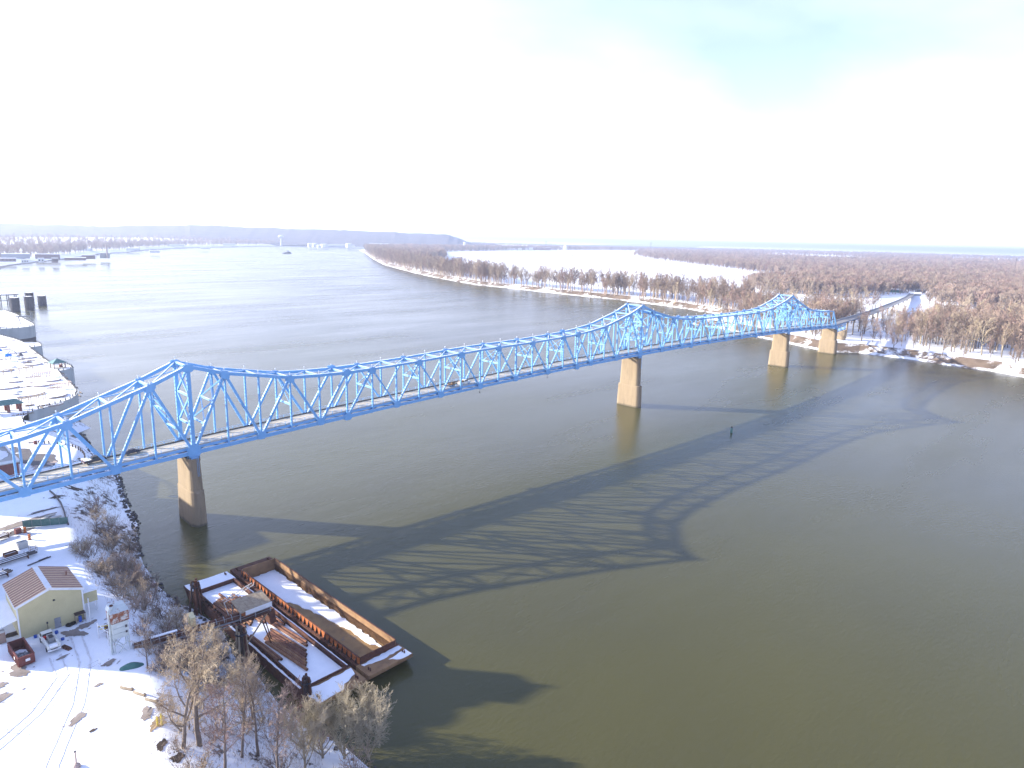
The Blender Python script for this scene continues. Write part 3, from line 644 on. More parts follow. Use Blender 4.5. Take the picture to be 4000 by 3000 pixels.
# dark car on the far viaduct
o = thing('car', 'tiny dark car driving on the far viaduct among the trees', 'car', (668, 20.5, 17.05), R(-80))
prof_body(MB(), [(-2.2, 0.4), (-2.2, 0.95), (-1.5, 1.02), (-0.9, 1.5), (0.6, 1.5), (1.15, 1.0), (2.1, 0.85), (2.2, 0.4)], 1.8, 1.4).build('body', 'dsteel', o)
for s in (-1, 1):
    for y in (-1.35, 1.35): wheel(o, s*0.8, y, 0.33)
# sign posts along the far railing
for x, lb in ((97.0, 'small square sign on a post by the railing just beyond the white pickup'), (150.0, 'small sign on a post by the far railing in the middle of the bridge'), (205.0, 'small sign on a post by the far railing near the middle tower')):
    o = thing('road_sign', lb, 'sign', (x, YC+3.7, dk(x)))
    MB().tube((0, 0, 0), (0, 0, 2.9), 0.05, n=6).build('post', 'steel', o); MB().box((0.06, 0, 2.6), (0.03, 0.75, 0.75)).build('panel', 'white' if x < 100 else 'dsteel', o)

# ------------------------------------------------------------------ the works yard on the near bank
ZY = 10.02
g = thing('metal_building', 'tan metal building with striped brown roof and white trim in the snowy yard', 'building', (-48, -48.5, ZY))
x0, x1, y0, y1 = -5.35, 5.35, -5.8, 5.8; ze, zr = 6.65, 8.6
MB().add([(x0, y0, -0.3), (x1, y0, -0.3), (x1, y0, ze), (0, y0, zr), (x0, y0, ze), (x0, y1, -0.3), (x1, y1, -0.3), (x1, y1, ze), (0, y1, zr), (x0, y1, ze)],
         [(0, 1, 2, 3, 4), (9, 8, 7, 6, 5), (0, 4, 9, 5), (1, 6, 7, 2)]).build('wall', 'tan_wall', g)
rib = MB(); k = x0+0.3
while k < x1:
    zt = zr-(zr-ze)*abs(k)/x1-0.12; rib.box((k, y0-0.02, zt/2), (0.06, 0.04, zt)); k += 0.42
rib.build('siding_ribs', 'tan_wall', g)['kind'] = 'stuff'
nb = 12; wy = (y1-y0+0.5)/nb
for s in (-1, 1):
    for k in range(nb):
        ya = y0-0.25+k*wy; a, b = (0.0, zr+0.12), (s*(x1+0.25), ze+0.03)
        MB().slab([(a[0], ya, a[1]), (b[0], ya, b[1]), (b[0], ya+wy*0.52, b[1]), (a[0], ya+wy*0.52, a[1])], (0, 0, 0.06)).build('roof_panel', 'roof_pan', g)
        MB().slab([(a[0], ya+wy*0.52, a[1]), (b[0], ya+wy*0.52, b[1]), (b[0], ya+wy, b[1]), (a[0], ya+wy, a[1])], (0, 0, 0.14)).build('roof_rib', 'roof_rib', g)
    MB().beam((s*0.02, y0-0.3, zr+0.02), (s*(x1+0.3), y0-0.3, ze-0.06), 0.10, 0.42).build('rake_trim', 'white', g)
    MB().beam((s*(x1+0.3), y0-0.3, ze-0.05), (s*(x1+0.3), y1+0.25, ze-0.05), 0.16, 0.2).build('gutter', 'white', g)
    MB().box((s*(x1-0.0), y0-0.04, ze/2), (0.26, 0.1, ze)).build('corner_trim', 'white', g)
MB().slab([(-0.45, y0-0.3, zr+0.16), (0.45, y0-0.3, zr+0.16), (0.45, y1+0.25, zr+0.16), (-0.45, y1+0.25, zr+0.16)], (0, 0, 0.14)).build('ridge_cap', 'white', g)
d = MB().box((0.75, y0-0.08, 1.07), (1.05, 0.08, 2.14)).build('door', 'steel', g); MB().box((1.14, y0-0.14, 1.02), (0.08, 0.06, 0.2)).build('handle', 'dsteel', d)
MB().box((0.55, y0-0.2, 6.0), (0.35, 0.3, 0.18)).tube((0.55, y0-0.1, 6.1), (0.55, y0-0.35, 6.1), 0.1, n=6).build('wall_lamp', 'dsteel', g)
MB().box((-0.95, y0-0.12, 1.75), (0.26, 0.14, 0.4)).box((-0.95, y0-0.06, 0.7), (0.06, 0.06, 1.4)).build('electric_box', 'dsteel', g)
MB().box((x1-1.0, y1-4.6, ze+0.75), (0.28, 0.28, 1.2)).box((x1-1.0, y1-4.6, ze+1.4), (0.4, 0.4, 0.1)).build('vent_stack', 'roof_rib', g)
MB().slab([(x0-3.4, y0+1.2, 2.75), (x0-0.03, y0+1.2, 3.5), (x0-0.03, y1, 3.5), (x0-3.4, y1, 2.75)], (0, 0, 0.12)).build('lean_to_roof', 'snow', g)
for yy in (y0+1.4, 0, y1-0.2): MB().box((x0-3.2, yy, 1.35), (0.14, 0.14, 2.8)).build('lean_to_post', 'wood', g)
MB().box((x1+1.5, y0+3.2, 3.35), (2.9, 2.4, 2.3)).build('annex', 'tan_wall', g); MB().box((x1+1.55, y0+3.2, 4.62), (3.1, 2.7, 0.2)).build('annex_roof', 'snow', g)
for dx, dy in ((0.35, 2.2), (2.75, 2.2), (0.35, 4.2), (2.75, 4.2)): MB().box((x1+dx, y0+dy, 1.05), (0.16, 0.16, 2.3)).build('annex_leg', 'white', g)
MB().slab([(x1+0.1, y0+5.2, 4.3), (x1+2.6, y0+5.2, 3.6), (x1+2.6, y1, 3.6), (x1+0.1, y1, 4.3)], (0, 0, 0.2)).build('side_roof', 'snow', g)
# lean-to clutter, toilet, barrels
o = thing('portable_toilet', 'brown portable toilet with pale roof beside the tan building', 'toilet', (-56.0, -52.9, ZY))
MB().box((0, 0, 1.05), (1.1, 1.1, 2.1)).build('cabin', 'toilet', o); MB().prism([(-0.6, -0.6), (0.6, -0.6), (0.6, 0.6), (-0.6, 0.6)], 2.1, 2.35, [(-0.45, -0.45), (0.45, -0.45), (0.45, 0.45), (-0.45, 0.45)]).build('roof', 'conc', o); MB().box((0, -0.57, 1.0), (0.75, 0.05, 1.8)).build('door', 'toilet', o)
def barrel(loc, label, h=0.9, mat='bluep', lie=False):
    mb = MB()
    if lie: mb.tube((-h/2, 0, 0.3), (h/2, 0, 0.3), 0.3, n=12)
    else: mb.lathe((0, 0, 0), [(0.29, 0), (0.31, h*0.33), (0.29, h*0.35), (0.31, h*0.66), (0.29, h*0.68), (0.3, h), (0.22, h), (0.2, h-0.03)], 12)
    return one('barrel', mb, mat, label, 'barrel', loc, 0, 'blue barrels and drum lids by the tan building')
barrel((-43.6, -54.9, ZY+0.1), 'tall blue barrel in the small wooden stall at the building corner', 1.15)
for k, (bx, by) in enumerate(((-51.2, -55.3), (-49.9, -55.2), (-49.3, -55.0))): barrel((bx, by, ZY), ('leftmost', 'middle', 'rightmost')[k]+' of three low blue drums along the tan wall', 0.45)
barrel((-48.0, -56.4, ZY), 'small blue drum beside the front of the white truck', 0.5); barrel((-47.7, -59.6, ZY), 'small blue bucket lying on snow right of the white truck', 0.35)
o = thing('wooden_stall', 'dark wooden lean-to stall at the right front corner of the tan building', 'stall', (-43.6, -55.0, ZY))
MB().box((0, 0, 1.95), (1.8, 1.3, 0.1)).build('roof', 'wood_d', o)
for dx in (-0.8, 0.8):
    for dy in (-0.55, 0.55): MB().box((dx, dy, 0.95), (0.1, 0.1, 1.9)).build('post', 'wood', o)
MB().box((0.1, 0.2, 0.35), (1.5, 0.5, 0.1)).build('shelf', 'wood', o)
o = thing('utility_pole', 'slim white pole at the right corner of the tan building', 'pole', (-42.2, -56.3, ZY)); MB().tube((0, 0, 0), (0, 0, 5.2), 0.11, 0.09, n=8).build('shaft', 'white', o); MB().lathe((0, 0, 5.2), [(0.12, 0), (0.12, 0.06)], 8).build('cap', 'steel', o)
one('tyre_pile', MB().lathe((0, 0, 0), [(0.25, 0.05), (0.55, 0), (0.62, 0.15), (0.55, 0.3), (0.25, 0.28)], 12).lathe((0.75, 0.1, 0), [(0.25, 0.05), (0.55, 0), (0.62, 0.15), (0.55, 0.3), (0.25, 0.28)], 12), 'rubber', 'black tyres lying against the tan wall', 'tyres', (-45.6, -54.9, ZY))
# white service truck
o = thing('service_truck', 'white service truck with grey machine on its open bed in the snowy yard', 'truck', (-49.85, -60.2, ZY), R(1))
prof_body(MB(), [(1.2, 0.55), (1.2, 1.35), (1.35, 2.05), (2.4, 2.1), (2.95, 1.45), (3.45, 1.3), (3.5, 0.55)], 2.0, 1.75).build('cab', 'truck_white', o)
MB().box((0, -1.1, 0.85), (1.0, 4.6, 0.2)).build('chassis', 'dsteel', o)
MB().box((0, -1.0, 1.05), (2.05, 4.4, 0.16)).build('bed', 'truck_white', o)
for s in (-1, 1):
    MB().box((s*0.86, -1.0, 1.38), (0.36, 4.4, 0.5)).build('tool_box', 'truck_white', o)
    for y in (-1.9, 2.4): wheel(o, s*0.88, y, 0.44, 0.3)
    MB().slab([(s*0.885, 1.5, 1.95), (s*0.885, 2.35, 1.98), (s*0.98, 2.7, 1.5), (s*0.98, 1.4, 1.5)], (s*0.03, 0, 0)).build('side_window', 'glass', o)
MB().slab([(-0.8, 2.44, 2.04), (0.8, 2.44, 2.04), (0.9, 2.92, 1.5), (-0.9, 2.92, 1.5)], (0, 0.03, 0.03)).build('windscreen', 'glass', o)
MB().slab([(-0.78, 1.33, 1.98), (0.78, 1.33, 1.98), (0.85, 1.2, 1.5), (-0.85, 1.2, 1.5)], (0, -0.03, 0)).build('rear_window', 'glass', o)
mc = MB().box((0.15, -0.3, 1.6), (0.95, 2.0, 0.95)).build('compressor', 'steel', o); MB().box((0.15, -0.9, 2.12), (0.7, 0.5, 0.08)).box((0.15, -0.2, 2.12), (0.6, 0.5, 0.08)).build('hatch', 'dsteel', mc)
MB().lathe((-0.5, 0.85, 1.13), [(0.3, 0), (0.3, 0.55), (0.1, 0.62)], 10).build('fuel_can', 'red', o)
MB().box((0, -2.7, 1.3), (1.3, 0.8, 0.35)).build('snow_on_bed', 'snow', o); MB().box((0, -3.3, 0.75), (2.1, 0.2, 0.3)).build('bumper', 'white', o)
o = one('plank_stack', MB().box((0, 0, 0.12), (0.75, 2.2, 0.24)).box((0.1, 0.1, 0.3), (0.5, 1.9, 0.12)), 'rust', 'short rusty steel plate stack lying behind the white truck', 'scrap', (-47.9, -63.3, ZY), R(20))
# dumpster
o = thing('dumpster', 'maroon open-top dumpster half full of scrap in the snowy yard', 'dumpster', (-54.4, -61.1, ZY), R(3))
Ld, Wd, Hd = 6.9, 2.4, 1.75
for s in (-1, 1):
    sd_ = MB().box((s*Wd/2, 0, Hd/2+0.2), (0.1, Ld, Hd)).build('side_wall', 'maroon', o)
    for k in range(9): MB().box((s*(Wd/2+0.09), -Ld/2+0.35+k*0.775, Hd/2+0.15), (0.1, 0.12, Hd-0.2)).build('rib', 'maroon', sd_)
    MB().box((0, s*Ld/2, Hd/2+0.2), (Wd+0.1, 0.1, Hd)).build('end_wall', 'maroon', o)
    MB().box((s*Wd/2, 0, Hd+0.22), (0.22, Ld+0.2, 0.14)).build('top_rail', 'maroon', o); MB().box((0, s*Ld/2, Hd+0.225), (Wd, 0.2, 0.12)).build('top_rail', 'maroon', o)
MB().box((0, 0, 0.25), (Wd, Ld, 0.12)).build('floor', 'maroon', o)
MB().box((0.2, -Ld/2-0.07, 1.15), (0.7, 0.03, 0.5)).build('label_plate', 'white', o); MB().box((-Wd/2-0.16, -1.6, 1.3), (0.03, 0.5, 0.5)).build('label_plate', 'white', o)
for s in (-1, 1):
    for y in (-2.8, 2.8): MB().tube((s*0.8-0.1, y, 0.12), (s*0.8+0.1, y, 0.12), 0.14, n=8).build('roller', 'dsteel', o)
mb = MB()
for k in range(26): mb.box((rng.uniform(-0.85, 0.85), rng.uniform(-2.4, 0.6), 0.55+rng.random()*0.45), (rng.uniform(0.08, 0.3), rng.uniform(0.6, 1.7), rng.uniform(0.05, 0.2)), rng.uniform(-1.2, 1.2))
jk = mb.build('scrap', 'steel', o); jk['kind'] = 'stuff'
MB().prism([(-1.05, -2.9), (1.05, -2.9), (1.05, 1.6), (0.2, 2.3), (-1.05, 1.9)], 0.33, 0.5).build('snow_bed', 'snow', o)
# bare patches in the snow
def blob(name, cx, cy, rx, ry, z, mat, label, seed, rz=0.0, n=72):
    r2 = random.Random(seed); fr = [(q, r2.uniform(0, 6.28), r2.uniform(0.5, 1.0)/q**0.75) for q in (2, 3, 4, 5, 7, 9, 12, 16, 21)]; V, F = [], []
    def lobe(ox, oy, ax, ay, m_):
        b = len(V); V.append((ox, oy)); ph = r2.uniform(0, 6.28)
        for k in range(m_):
            a = 2*math.pi*k/m_; rr_ = max(0.25, 1+0.55*sum(w*math.sin(q*a+p_+ph) for q, p_, w in fr)/1.6)
            dx, dy = ax*rr_*math.cos(a), ay*rr_*math.sin(a); V.append((ox+dx*math.cos(rz)-dy*math.sin(rz), oy+dx*math.sin(rz)+dy*math.cos(rz)))
        F.extend((b, b+k+1, b+(k+1) % m_+1) for k in range(m_))
    lobe(0, 0, rx, ry, n)
    for q in range(5):                                   # crumbs of bare ground round the main patch
        a = r2.uniform(0, 6.28); f = r2.uniform(1.5, 2.1); lobe(rx*f*math.cos(a), ry*f*math.sin(a), rx*r2.uniform(0.06, 0.2), ry*r2.uniform(0.06, 0.2), 16)
    V2 = [(vx, vy, (zg(cx+vx, cy+vy) if z is None else z)+0.07) for vx, vy in V]
    o = link(name, fast_mesh(name, V2, F, mat)); o.location = (cx, cy, 0)
    return tag(o, label, None, None, 'stuff')
for k, (cx, cy, rx, ry, rz, mt_) in enumerate(((-45.6, -58.6, 2.3, 1.2, -1.0, 'gravel'), (-43.2, -57.0, 1.7, 1.0, 0.3, 'gravel'), (-49.2, -66.0, 0.9, 0.45, 0.3, 'gravel'), (-55.6, -65.3, 1.4, 2.0, 0.2, 'gravel'), (-60.0, -68.0, 2.6, 0.9, 0.1, 'gravel'), (-59.5, -72.0, 2.2, 0.8, 0.5, 'gravel'), (-51.5, -86.0, 1.5, 0.8, 0.5, 'gravel'), (-50.5, -90.6, 0.6, 0.3, 0.4, 'soil'), (-43.6, -73.5, 1.2, 0.7, 0.2, 'gravel'), (-43.2, -92.2, 1.5, 0.9, 1.0, 'gravel'), (-42.6, -95.6, 1.8, 0.9, 0.6, 'dry'), (-43.9, -101.0, 1.2, 0.7, 0.9, 'soil'), (-43.0, -105.0, 1.0, 0.9, 0.2, 'soil'), (-41.0, 8.0, 6.5, 2.2, 0.25, 'gravel'), (-36.0, 14.0, 3.5, 0.8, 0.2, 'asphalt'), (-44.8, 2.2, 4.0, 1.6, 0.2, 'asphalt'), (-46.7, -79.0, 0.7, 0.35, 0.3, 'gravel'), (-53.5, -51.0, 2.6, 1.0, 0.1, 'soil'), (-30.5, 24.0, 2.0, 1.2, 0.3, 'soil'))):
    blob('bare_patch', cx, cy, rx, ry, None, mt_, 'bare wet patch of ground showing through the snow', 50+k, rz)
# wheel ruts pressed into the yard snow
MAT['packed'] = paint('packed_rutted_snow', (0.74, 0.74, 0.77), (0.60, 0.58, 0.57), 1.1, 0.9, bmp=0.3)
def rut(pts, label, w_=0.32, gap=1.7):
    sm = []
    for k in range(len(pts)-1):
        for q in range(10): f = q/10; f = f*f*(3-2*f)*0.5+f*0.5; sm.append((pts[k][0]+(pts[k+1][0]-pts[k][0])*f, pts[k][1]+(pts[k+1][1]-pts[k][1])*f))
    sm.append(pts[-1]); V, F = [], []
    for side in (-1, 1):
        c_ = offset_line(sm, side*gap/2, 1); a = offset_line(c_, w_/2, 1); b = offset_line(c_, -w_/2, 1); n0 = len(V)
        for p_, q_ in zip(a, b):
            j1, j2 = rng.uniform(-0.08, 0.08), rng.uniform(-0.08, 0.08); V += [(p_[0]+j1, p_[1]+j1, zg(*p_)+0.05), (q_[0]+j2, q_[1]+j2, zg(*q_)+0.05)]
        F += [(n0+2*k, n0+2*k+1, n0+2*k+3, n0+2*k+2) for k in range(len(c_)-1)]
    tag(link('wheel_rut', fast_mesh('wheel_rut', V, F, 'packed')), label, None, None, 'stuff')
rut([(-50, -64.5), (-50.5, -72), (-56, -80), (-66, -88), (-80, -95)], 'pair of wheel ruts leaving the white truck across the yard')
rut([(-45.5, -59), (-46.5, -70), (-50.5, -82), (-57, -95), (-62, -112)], 'pair of wheel ruts crossing the sunlit lower yard')
# hopper tower
T0 = Vector((-40.7, -70.2, 8.7)); o = thing('hopper_tower', 'rusty white steel hopper tower on braced legs beside the bank', 'tower', T0)
for dx in (-1.25, 1.25):
    for dy in (-1.2, 1.2): MB().beam((dx, dy, -1.0), (dx, dy, 4.2), 0.2, 0.2).build('leg', 'hopper', o)
for s in (-1, 1):
    MB().beam((-1.25, s*1.32, 0.6), (1.25, s*1.32, 3.8), 0.12, 0.12).build('brace', 'hopper', o); MB().beam((1.25, s*1.24, 0.6), (-1.25, s*1.24, 3.8), 0.12, 0.12).build('brace', 'hopper', o)
    MB().beam((s*1.36, -1.2, 0.6), (s*1.36, 1.2, 3.8), 0.12, 0.12).build('brace', 'hopper', o)
for k in range(3): MB().box((0, 0, 4.75+k*1.05), (2.7, 2.6, 1.0)).build('bin', 'hopper', o)
for k in range(2): MB().box((0.05, 0, 7.95+k*1.0), (3.0, 2.8, 0.95)).build('upper_bin', 'hopper_rust', o)
MB().add([(-1.55, -1.5, 9.45), (1.65, -1.5, 9.45), (1.65, 1.5, 9.45), (-1.55, 1.5, 9.45), (-1.2, -0.1, 10.3), (1.3, 1.3, 10.3), (-1.2, 1.3, 10.3), (1.3, -0.1, 10.3)], [(0, 1, 7, 4), (1, 2, 5, 7), (2, 3, 6, 5), (3, 0, 4, 6), (4, 7, 5, 6)]).build('roof', 'hopper', o)
MB().box((0.9, -1.36, 6.3), (0.3, 0.08, 0.5)).build('hatch', 'dsteel', o); MB().box((0.9, -1.36, 5.2), (0.3, 0.08, 0.4)).build('hatch', 'dsteel', o)
for k, dx in enumerate((-1.75, -1.45)): MB().tube((dx, -1.0+k*0.5, -0.6), (dx, -1.0+k*0.5, 9.9), 0.13, n=8).tube((dx, -1.0+k*0.5, 9.9), (dx+0.8, -0.8+k*0.5, 10.3), 0.13, n=8).build('riser_pipe', 'hopper', o)
MB().tube((-0.8, 0.2, 9.9), (-0.8, 0.2, 10.5), 0.3, n=10).build('duct_mouth', 'rust', o)
# pipe stands and steel frame beside the tower
o = thing('pipe_frame', 'white pipe frame with yellow rail between the building and the hopper tower', 'frame', (-42.6, -63.5, 9.6))
for dx, dy in ((0, 0), (0.6, -4.2), (3.0, 2.2), (3.4, -1.5)): MB().tube((dx, dy, -0.8), (dx, dy, 3.6), 0.11, n=7).build('post', 'white', o)
for a, b in (((0, 0, 3.0), (3.4, -1.5, 3.0)), ((0, 0, 2.0), (3.0, 2.2, 2.0)), ((0, 0, 1.2), (3.4, -1.5, 2.9)), ((0.6, -4.2, 3.2), (2.2, -4.0, 3.2)), ((3.0, 2.2, 3.2), (3.4, -1.5, 3.2)), ((0, 0, 3.4), (0.6, -4.2, 3.2))): MB().beam(a, b, 0.1, 0.1).build('rail', 'white', o)
MB().beam((0.3, 1.2, 1.5), (2.2, 0.2, 1.5), 0.12, 0.12).beam((0.3, 1.2, 2.1), (2.2, 0.2, 2.1), 0.1, 0.1).build('yellow_rail', 'yellow', o)
MB().box((1.6, -2.0, 0.35), (1.2, 3.0, 0.5)).build('tray', 'conc', o); MB().box((2.3, 0.8, 1.0), (1.6, 2.6, 1.6)).build('machine', 'rust', o)
# green tarpaulin heap
tv, tf = [], []; nu, nv_ = 12, 7
for j in range(nv_):
    for i in range(nu):
        u, v = i/(nu-1), j/(nv_-1); h = math.sin(math.pi*u)**0.7*math.sin(math.pi*min(1, v*1.0))**0.6
        tv.append((-2.8+5.6*u, -1.3+2.6*v+0.15*math.sin(7*u), 1.5*h+0.12*math.sin(9*u+5*v)*h-0.05))
for j in range(nv_-1):
    for i in range(nu-1): tf.append((j*nu+i, j*nu+i+1, (j+1)*nu+i+1, (j+1)*nu+i))
o = link('tarpaulin', fast_mesh('tarpaulin', tv, tf, 'tarp', True)); o.location = (-40.9, -77.3, 9.2); o.rotation_euler = (0, R(4), R(-12)); tag(o, 'dark green tarpaulin heap at the foot of the hopper tower', 'tarpaulin')
# conveyor gallery
cv = thing('conveyor', 'rusty covered conveyor running from the hopper tower out to the barge', 'conveyor', (-38.4, -71.3, 0))
ca, cb = Vector((-38.9, -71.2, 10.0)), Vector((-20.0, -73.9, 9.9)); cd = (cb-ca).normalized(); cn = Vector((-cd.y, cd.x, 0))
nseg = 13
for k in range(nseg):
    p, q = ca+(cb-ca)*(k/nseg), ca+(cb-ca)*((k+0.985)/nseg); vs = []
    for e in (p, q):
        for j in range(8): a = math.pi*j/7; vs.append(e+cn*0.72*math.cos(a)+Vector((0, 0, 0.72*math.sin(a))))
    MB().add(vs, [(j, j+1, 9+j, 8+j) for j in range(7)]+[tuple(range(8)), tuple(range(15, 7, -1))]).build('cover', 'rust', cv, w=True)
    hoop = MB()
    for j in range(7):
        a, b = math.pi*j/7, math.pi*(j+1)/7; hoop.beam(p+cn*0.78*math.cos(a)+Vector((0, 0, 0.78*math.sin(a))), p+cn*0.78*math.cos(b)+Vector((0, 0, 0.78*math.sin(b))), 0.14, 0.08)
    hoop.build('hoop', 'steel', cv, w=True)
    for s in (-1, 1):
        MB().beam(p+cn*s*0.75-Vector((0, 0, 0.1)), p+(q-p)*1.015+cn*s*0.75-Vector((0, 0, 0.1)), 0.14, 0.2).build('stringer', 'rust', cv, w=True)
        MB().beam(p+cn*s*0.74-Vector((0, 0, 1.1)), p+(q-p)*1.015+cn*s*0.74-Vector((0, 0, 1.1)), 0.12, 0.16).build('lower_chord', 'steel', cv, w=True)
        MB().beam(p+cn*s*0.75-Vector((0, 0, 0.15 if k % 2 else 1.05)), q+cn*s*0.75-Vector((0, 0, 1.05 if k % 2 else 0.15)), 0.09, 0.09).build('brace', 'rust', cv, w=True)
for s in (1.25,):
    MB().beam(ca+cn*-s+Vector((0, 0, 0.9)), cb-cn*s+Vector((0, 0, 0.9)), 0.06, 0.06).build('handrail', 'steel', cv, w=True)
    for k in range(8): c = ca+(cb-ca)*(k/7)-cn*s; MB().beam(c-Vector((0, 0, 0.3)), c+Vector((0, 0, 0.9)), 0.05, 0.05).build('handrail_post', 'steel', cv, w=True)
    MB().beam(ca-cn*1.05-Vector((0, 0, 0.25)), cb-cn*1.05-Vector((0, 0, 0.25)), 0.55, 0.08).build('walkway', 'steel', cv, w=True)
for f in (0.12, 0.45, 0.75):
    c = ca+(cb-ca)*f; zz = zg(c.x, c.y)
    for s in (-1, 1): MB().beam(c+cn*s*0.6-Vector((0, 0, 1.1)), Vector((c.x+cn.x*s*1.3, c.y+cn.y*s*1.3, zz-0.4)), 0.2, 0.2).build('support_leg', 'rust', cv, w=True)
sl = MB(); c0, c1 = ca+(cb-ca)*0.16, ca+(cb-ca)*0.40
sl.beam(c0+Vector((0, 0, 0.78))+cn*0.2, c1+Vector((0, 0, 0.78))+cn*0.2, 0.62, 0.16); sl.build('snow_cap', 'snow', cv, w=True)
o = thing('control_cabinet', 'tan boxed cabinet standing over the conveyor beside the left pile cluster', 'cabinet', (-28.3, -71.6, 10.3), math.atan2(cd.y, cd.x))
MB().box((0, 0.9, 1.0), (0.9, 0.6, 2.0)).box((0, -0.9, 1.0), (0.9, 0.6, 2.0)).box((0, 0, 2.12), (1.0, 2.5, 0.24)).build('housing', 'tan_wall', o); MB().box((-0.46, -0.9, 1.1), (0.04, 0.4, 1.2)).build('panel', 'wood', o)
# conveyor head house on its pile trestle
hh = thing('head_house', 'open conveyor head house with weathered plank roof above the pipe barge', 'platform', (-17.4, -73.6, 0))
MB().box((-17.3, -73.6, 9.25), (7.2, 4.0, 0.22)).build('floor', 'rust', hh, w=True)
for k in range(10): MB().slab([(-20.4+k*0.66, -75.9, 11.45), (-19.76+k*0.66, -75.9, 11.45), (-19.76+k*0.66, -71.3, 12.35), (-20.4+k*0.66, -71.3, 12.35)], (0, 0, 0.08+0.03*(k % 2))).build('roof_plank', 'wood', hh, w=True)
MB().box((-16.6, -75.95, 11.2), (5.6, 0.07, 0.95)).build('fascia', 'white', hh, w=True)
for x in (-20.3, -17.2, -14.0):
    for y in (-75.5, -71.7): MB().box((x, y, 10.5), (0.16, 0.16, 2.4)).build('post', 'steel', hh, w=True)
for z in (9.9, 10.4): MB().beam((-20.6, -75.6, z), (-13.8, -75.6, z), 0.06, 0.08).build('rail', 'steel', hh, w=True)
MB().box((-18.4, -73.6, 10.0), (1.2, 1.4, 1.2)).build('drive_motor', 'rust_orange', hh, w=True); MB().box((-15.6, -73.2, 9.95), (1.6, 1.6, 1.1)).build('gearbox', 'steel', hh, w=True)
for dy in (-0.5, 0.5): MB().beam((-21.5, -70.3+dy, 12.2), (-14.6, -69.2+dy, 13.3), 0.1, 0.14).build('boom', 'conc', hh, w=True)
for k in range(6): a = Vector((-21.3+k*1.25, -70.8+k*0.2, 12.25+k*0.2)); MB().beam(a, a+Vector((0.9, 1.0, 0.15)), 0.07, 0.07).build('boom_lacing', 'conc', hh, w=True)
MB().beam((-21.0, -71.4, 9.4), (-21.4, -70.3, 12.2), 0.12, 0.12).build('boom_post', 'conc', hh, w=True)
MB().slab([(-14.2, -75.0, 9.1), (-12.7, -74.6, 9.1), (-12.9, -73.2, 9.1), (-14.3, -73.0, 9.1)], (0.3, 0, -3.2)).build('chute', 'rust', hh, w=True)
MB().beam((-20.6, -75.8, 3.0), (-14.6, -75.2, 9.0), 0.22, 0.22).build('brace', 'wood', hh, w=True); MB().beam((-13.9, -75.0, 2.6), (-15.2, -74.4, 9.0), 0.2, 0.2).build('leg', 'rust', hh, w=True); MB().beam((-14.6, -76.3, 2.6), (-15.4, -74.6, 7.0), 0.18, 0.18).build('leg', 'rust', hh, w=True)
def piles(name, label, c, n, h, rb_, rt_, mats, lean=(0, 0), r=0.26):
    o = thing(name, label, 'piles', (c[0], c[1], 0))
    for k in range(n):
        a = 2*math.pi*k/n+0.3; f = 1.0 if k % 3 else 0.45; top = h*rng.uniform(0.86, 1.03)
        MB().tube((rb_*f*math.cos(a), rb_*f*math.sin(a), -3), (lean[0]+rt_*f*math.cos(a), lean[1]+rt_*f*math.sin(a), top), r, r*0.9, n=8).build('pile', mats[k % len(mats)], o)
    MB().lathe((lean[0]*0.8, lean[1]*0.8, h*0.78), [(rt_*1.35+0.2, 0), (rt_*1.35+0.2, 0.25)], 10).build('band', 'dsteel', o)
    return o
piles('pile_trestle', 'weathered timber pile cluster holding up the conveyor head house', (-20.6, -75.9), 9, 9.1, 1.4, 0.75, ['wood', 'wood', 'wood_d', 'rust'])
piles('mooring_dolphin', 'dark rusty pile cluster at the far left corner of the barges', (-19.6, -49.6), 11, 8.4, 2.1, 0.65, ['rust', 'wood_d', 'rust', 'rust'])
piles('mooring_dolphin', 'dark rusty pile cluster at the near end of the pipe barge', (-17.3, -96.0), 9, 6.2, 1.2, 0.55, ['wood_d', 'rust', 'wood_d'])
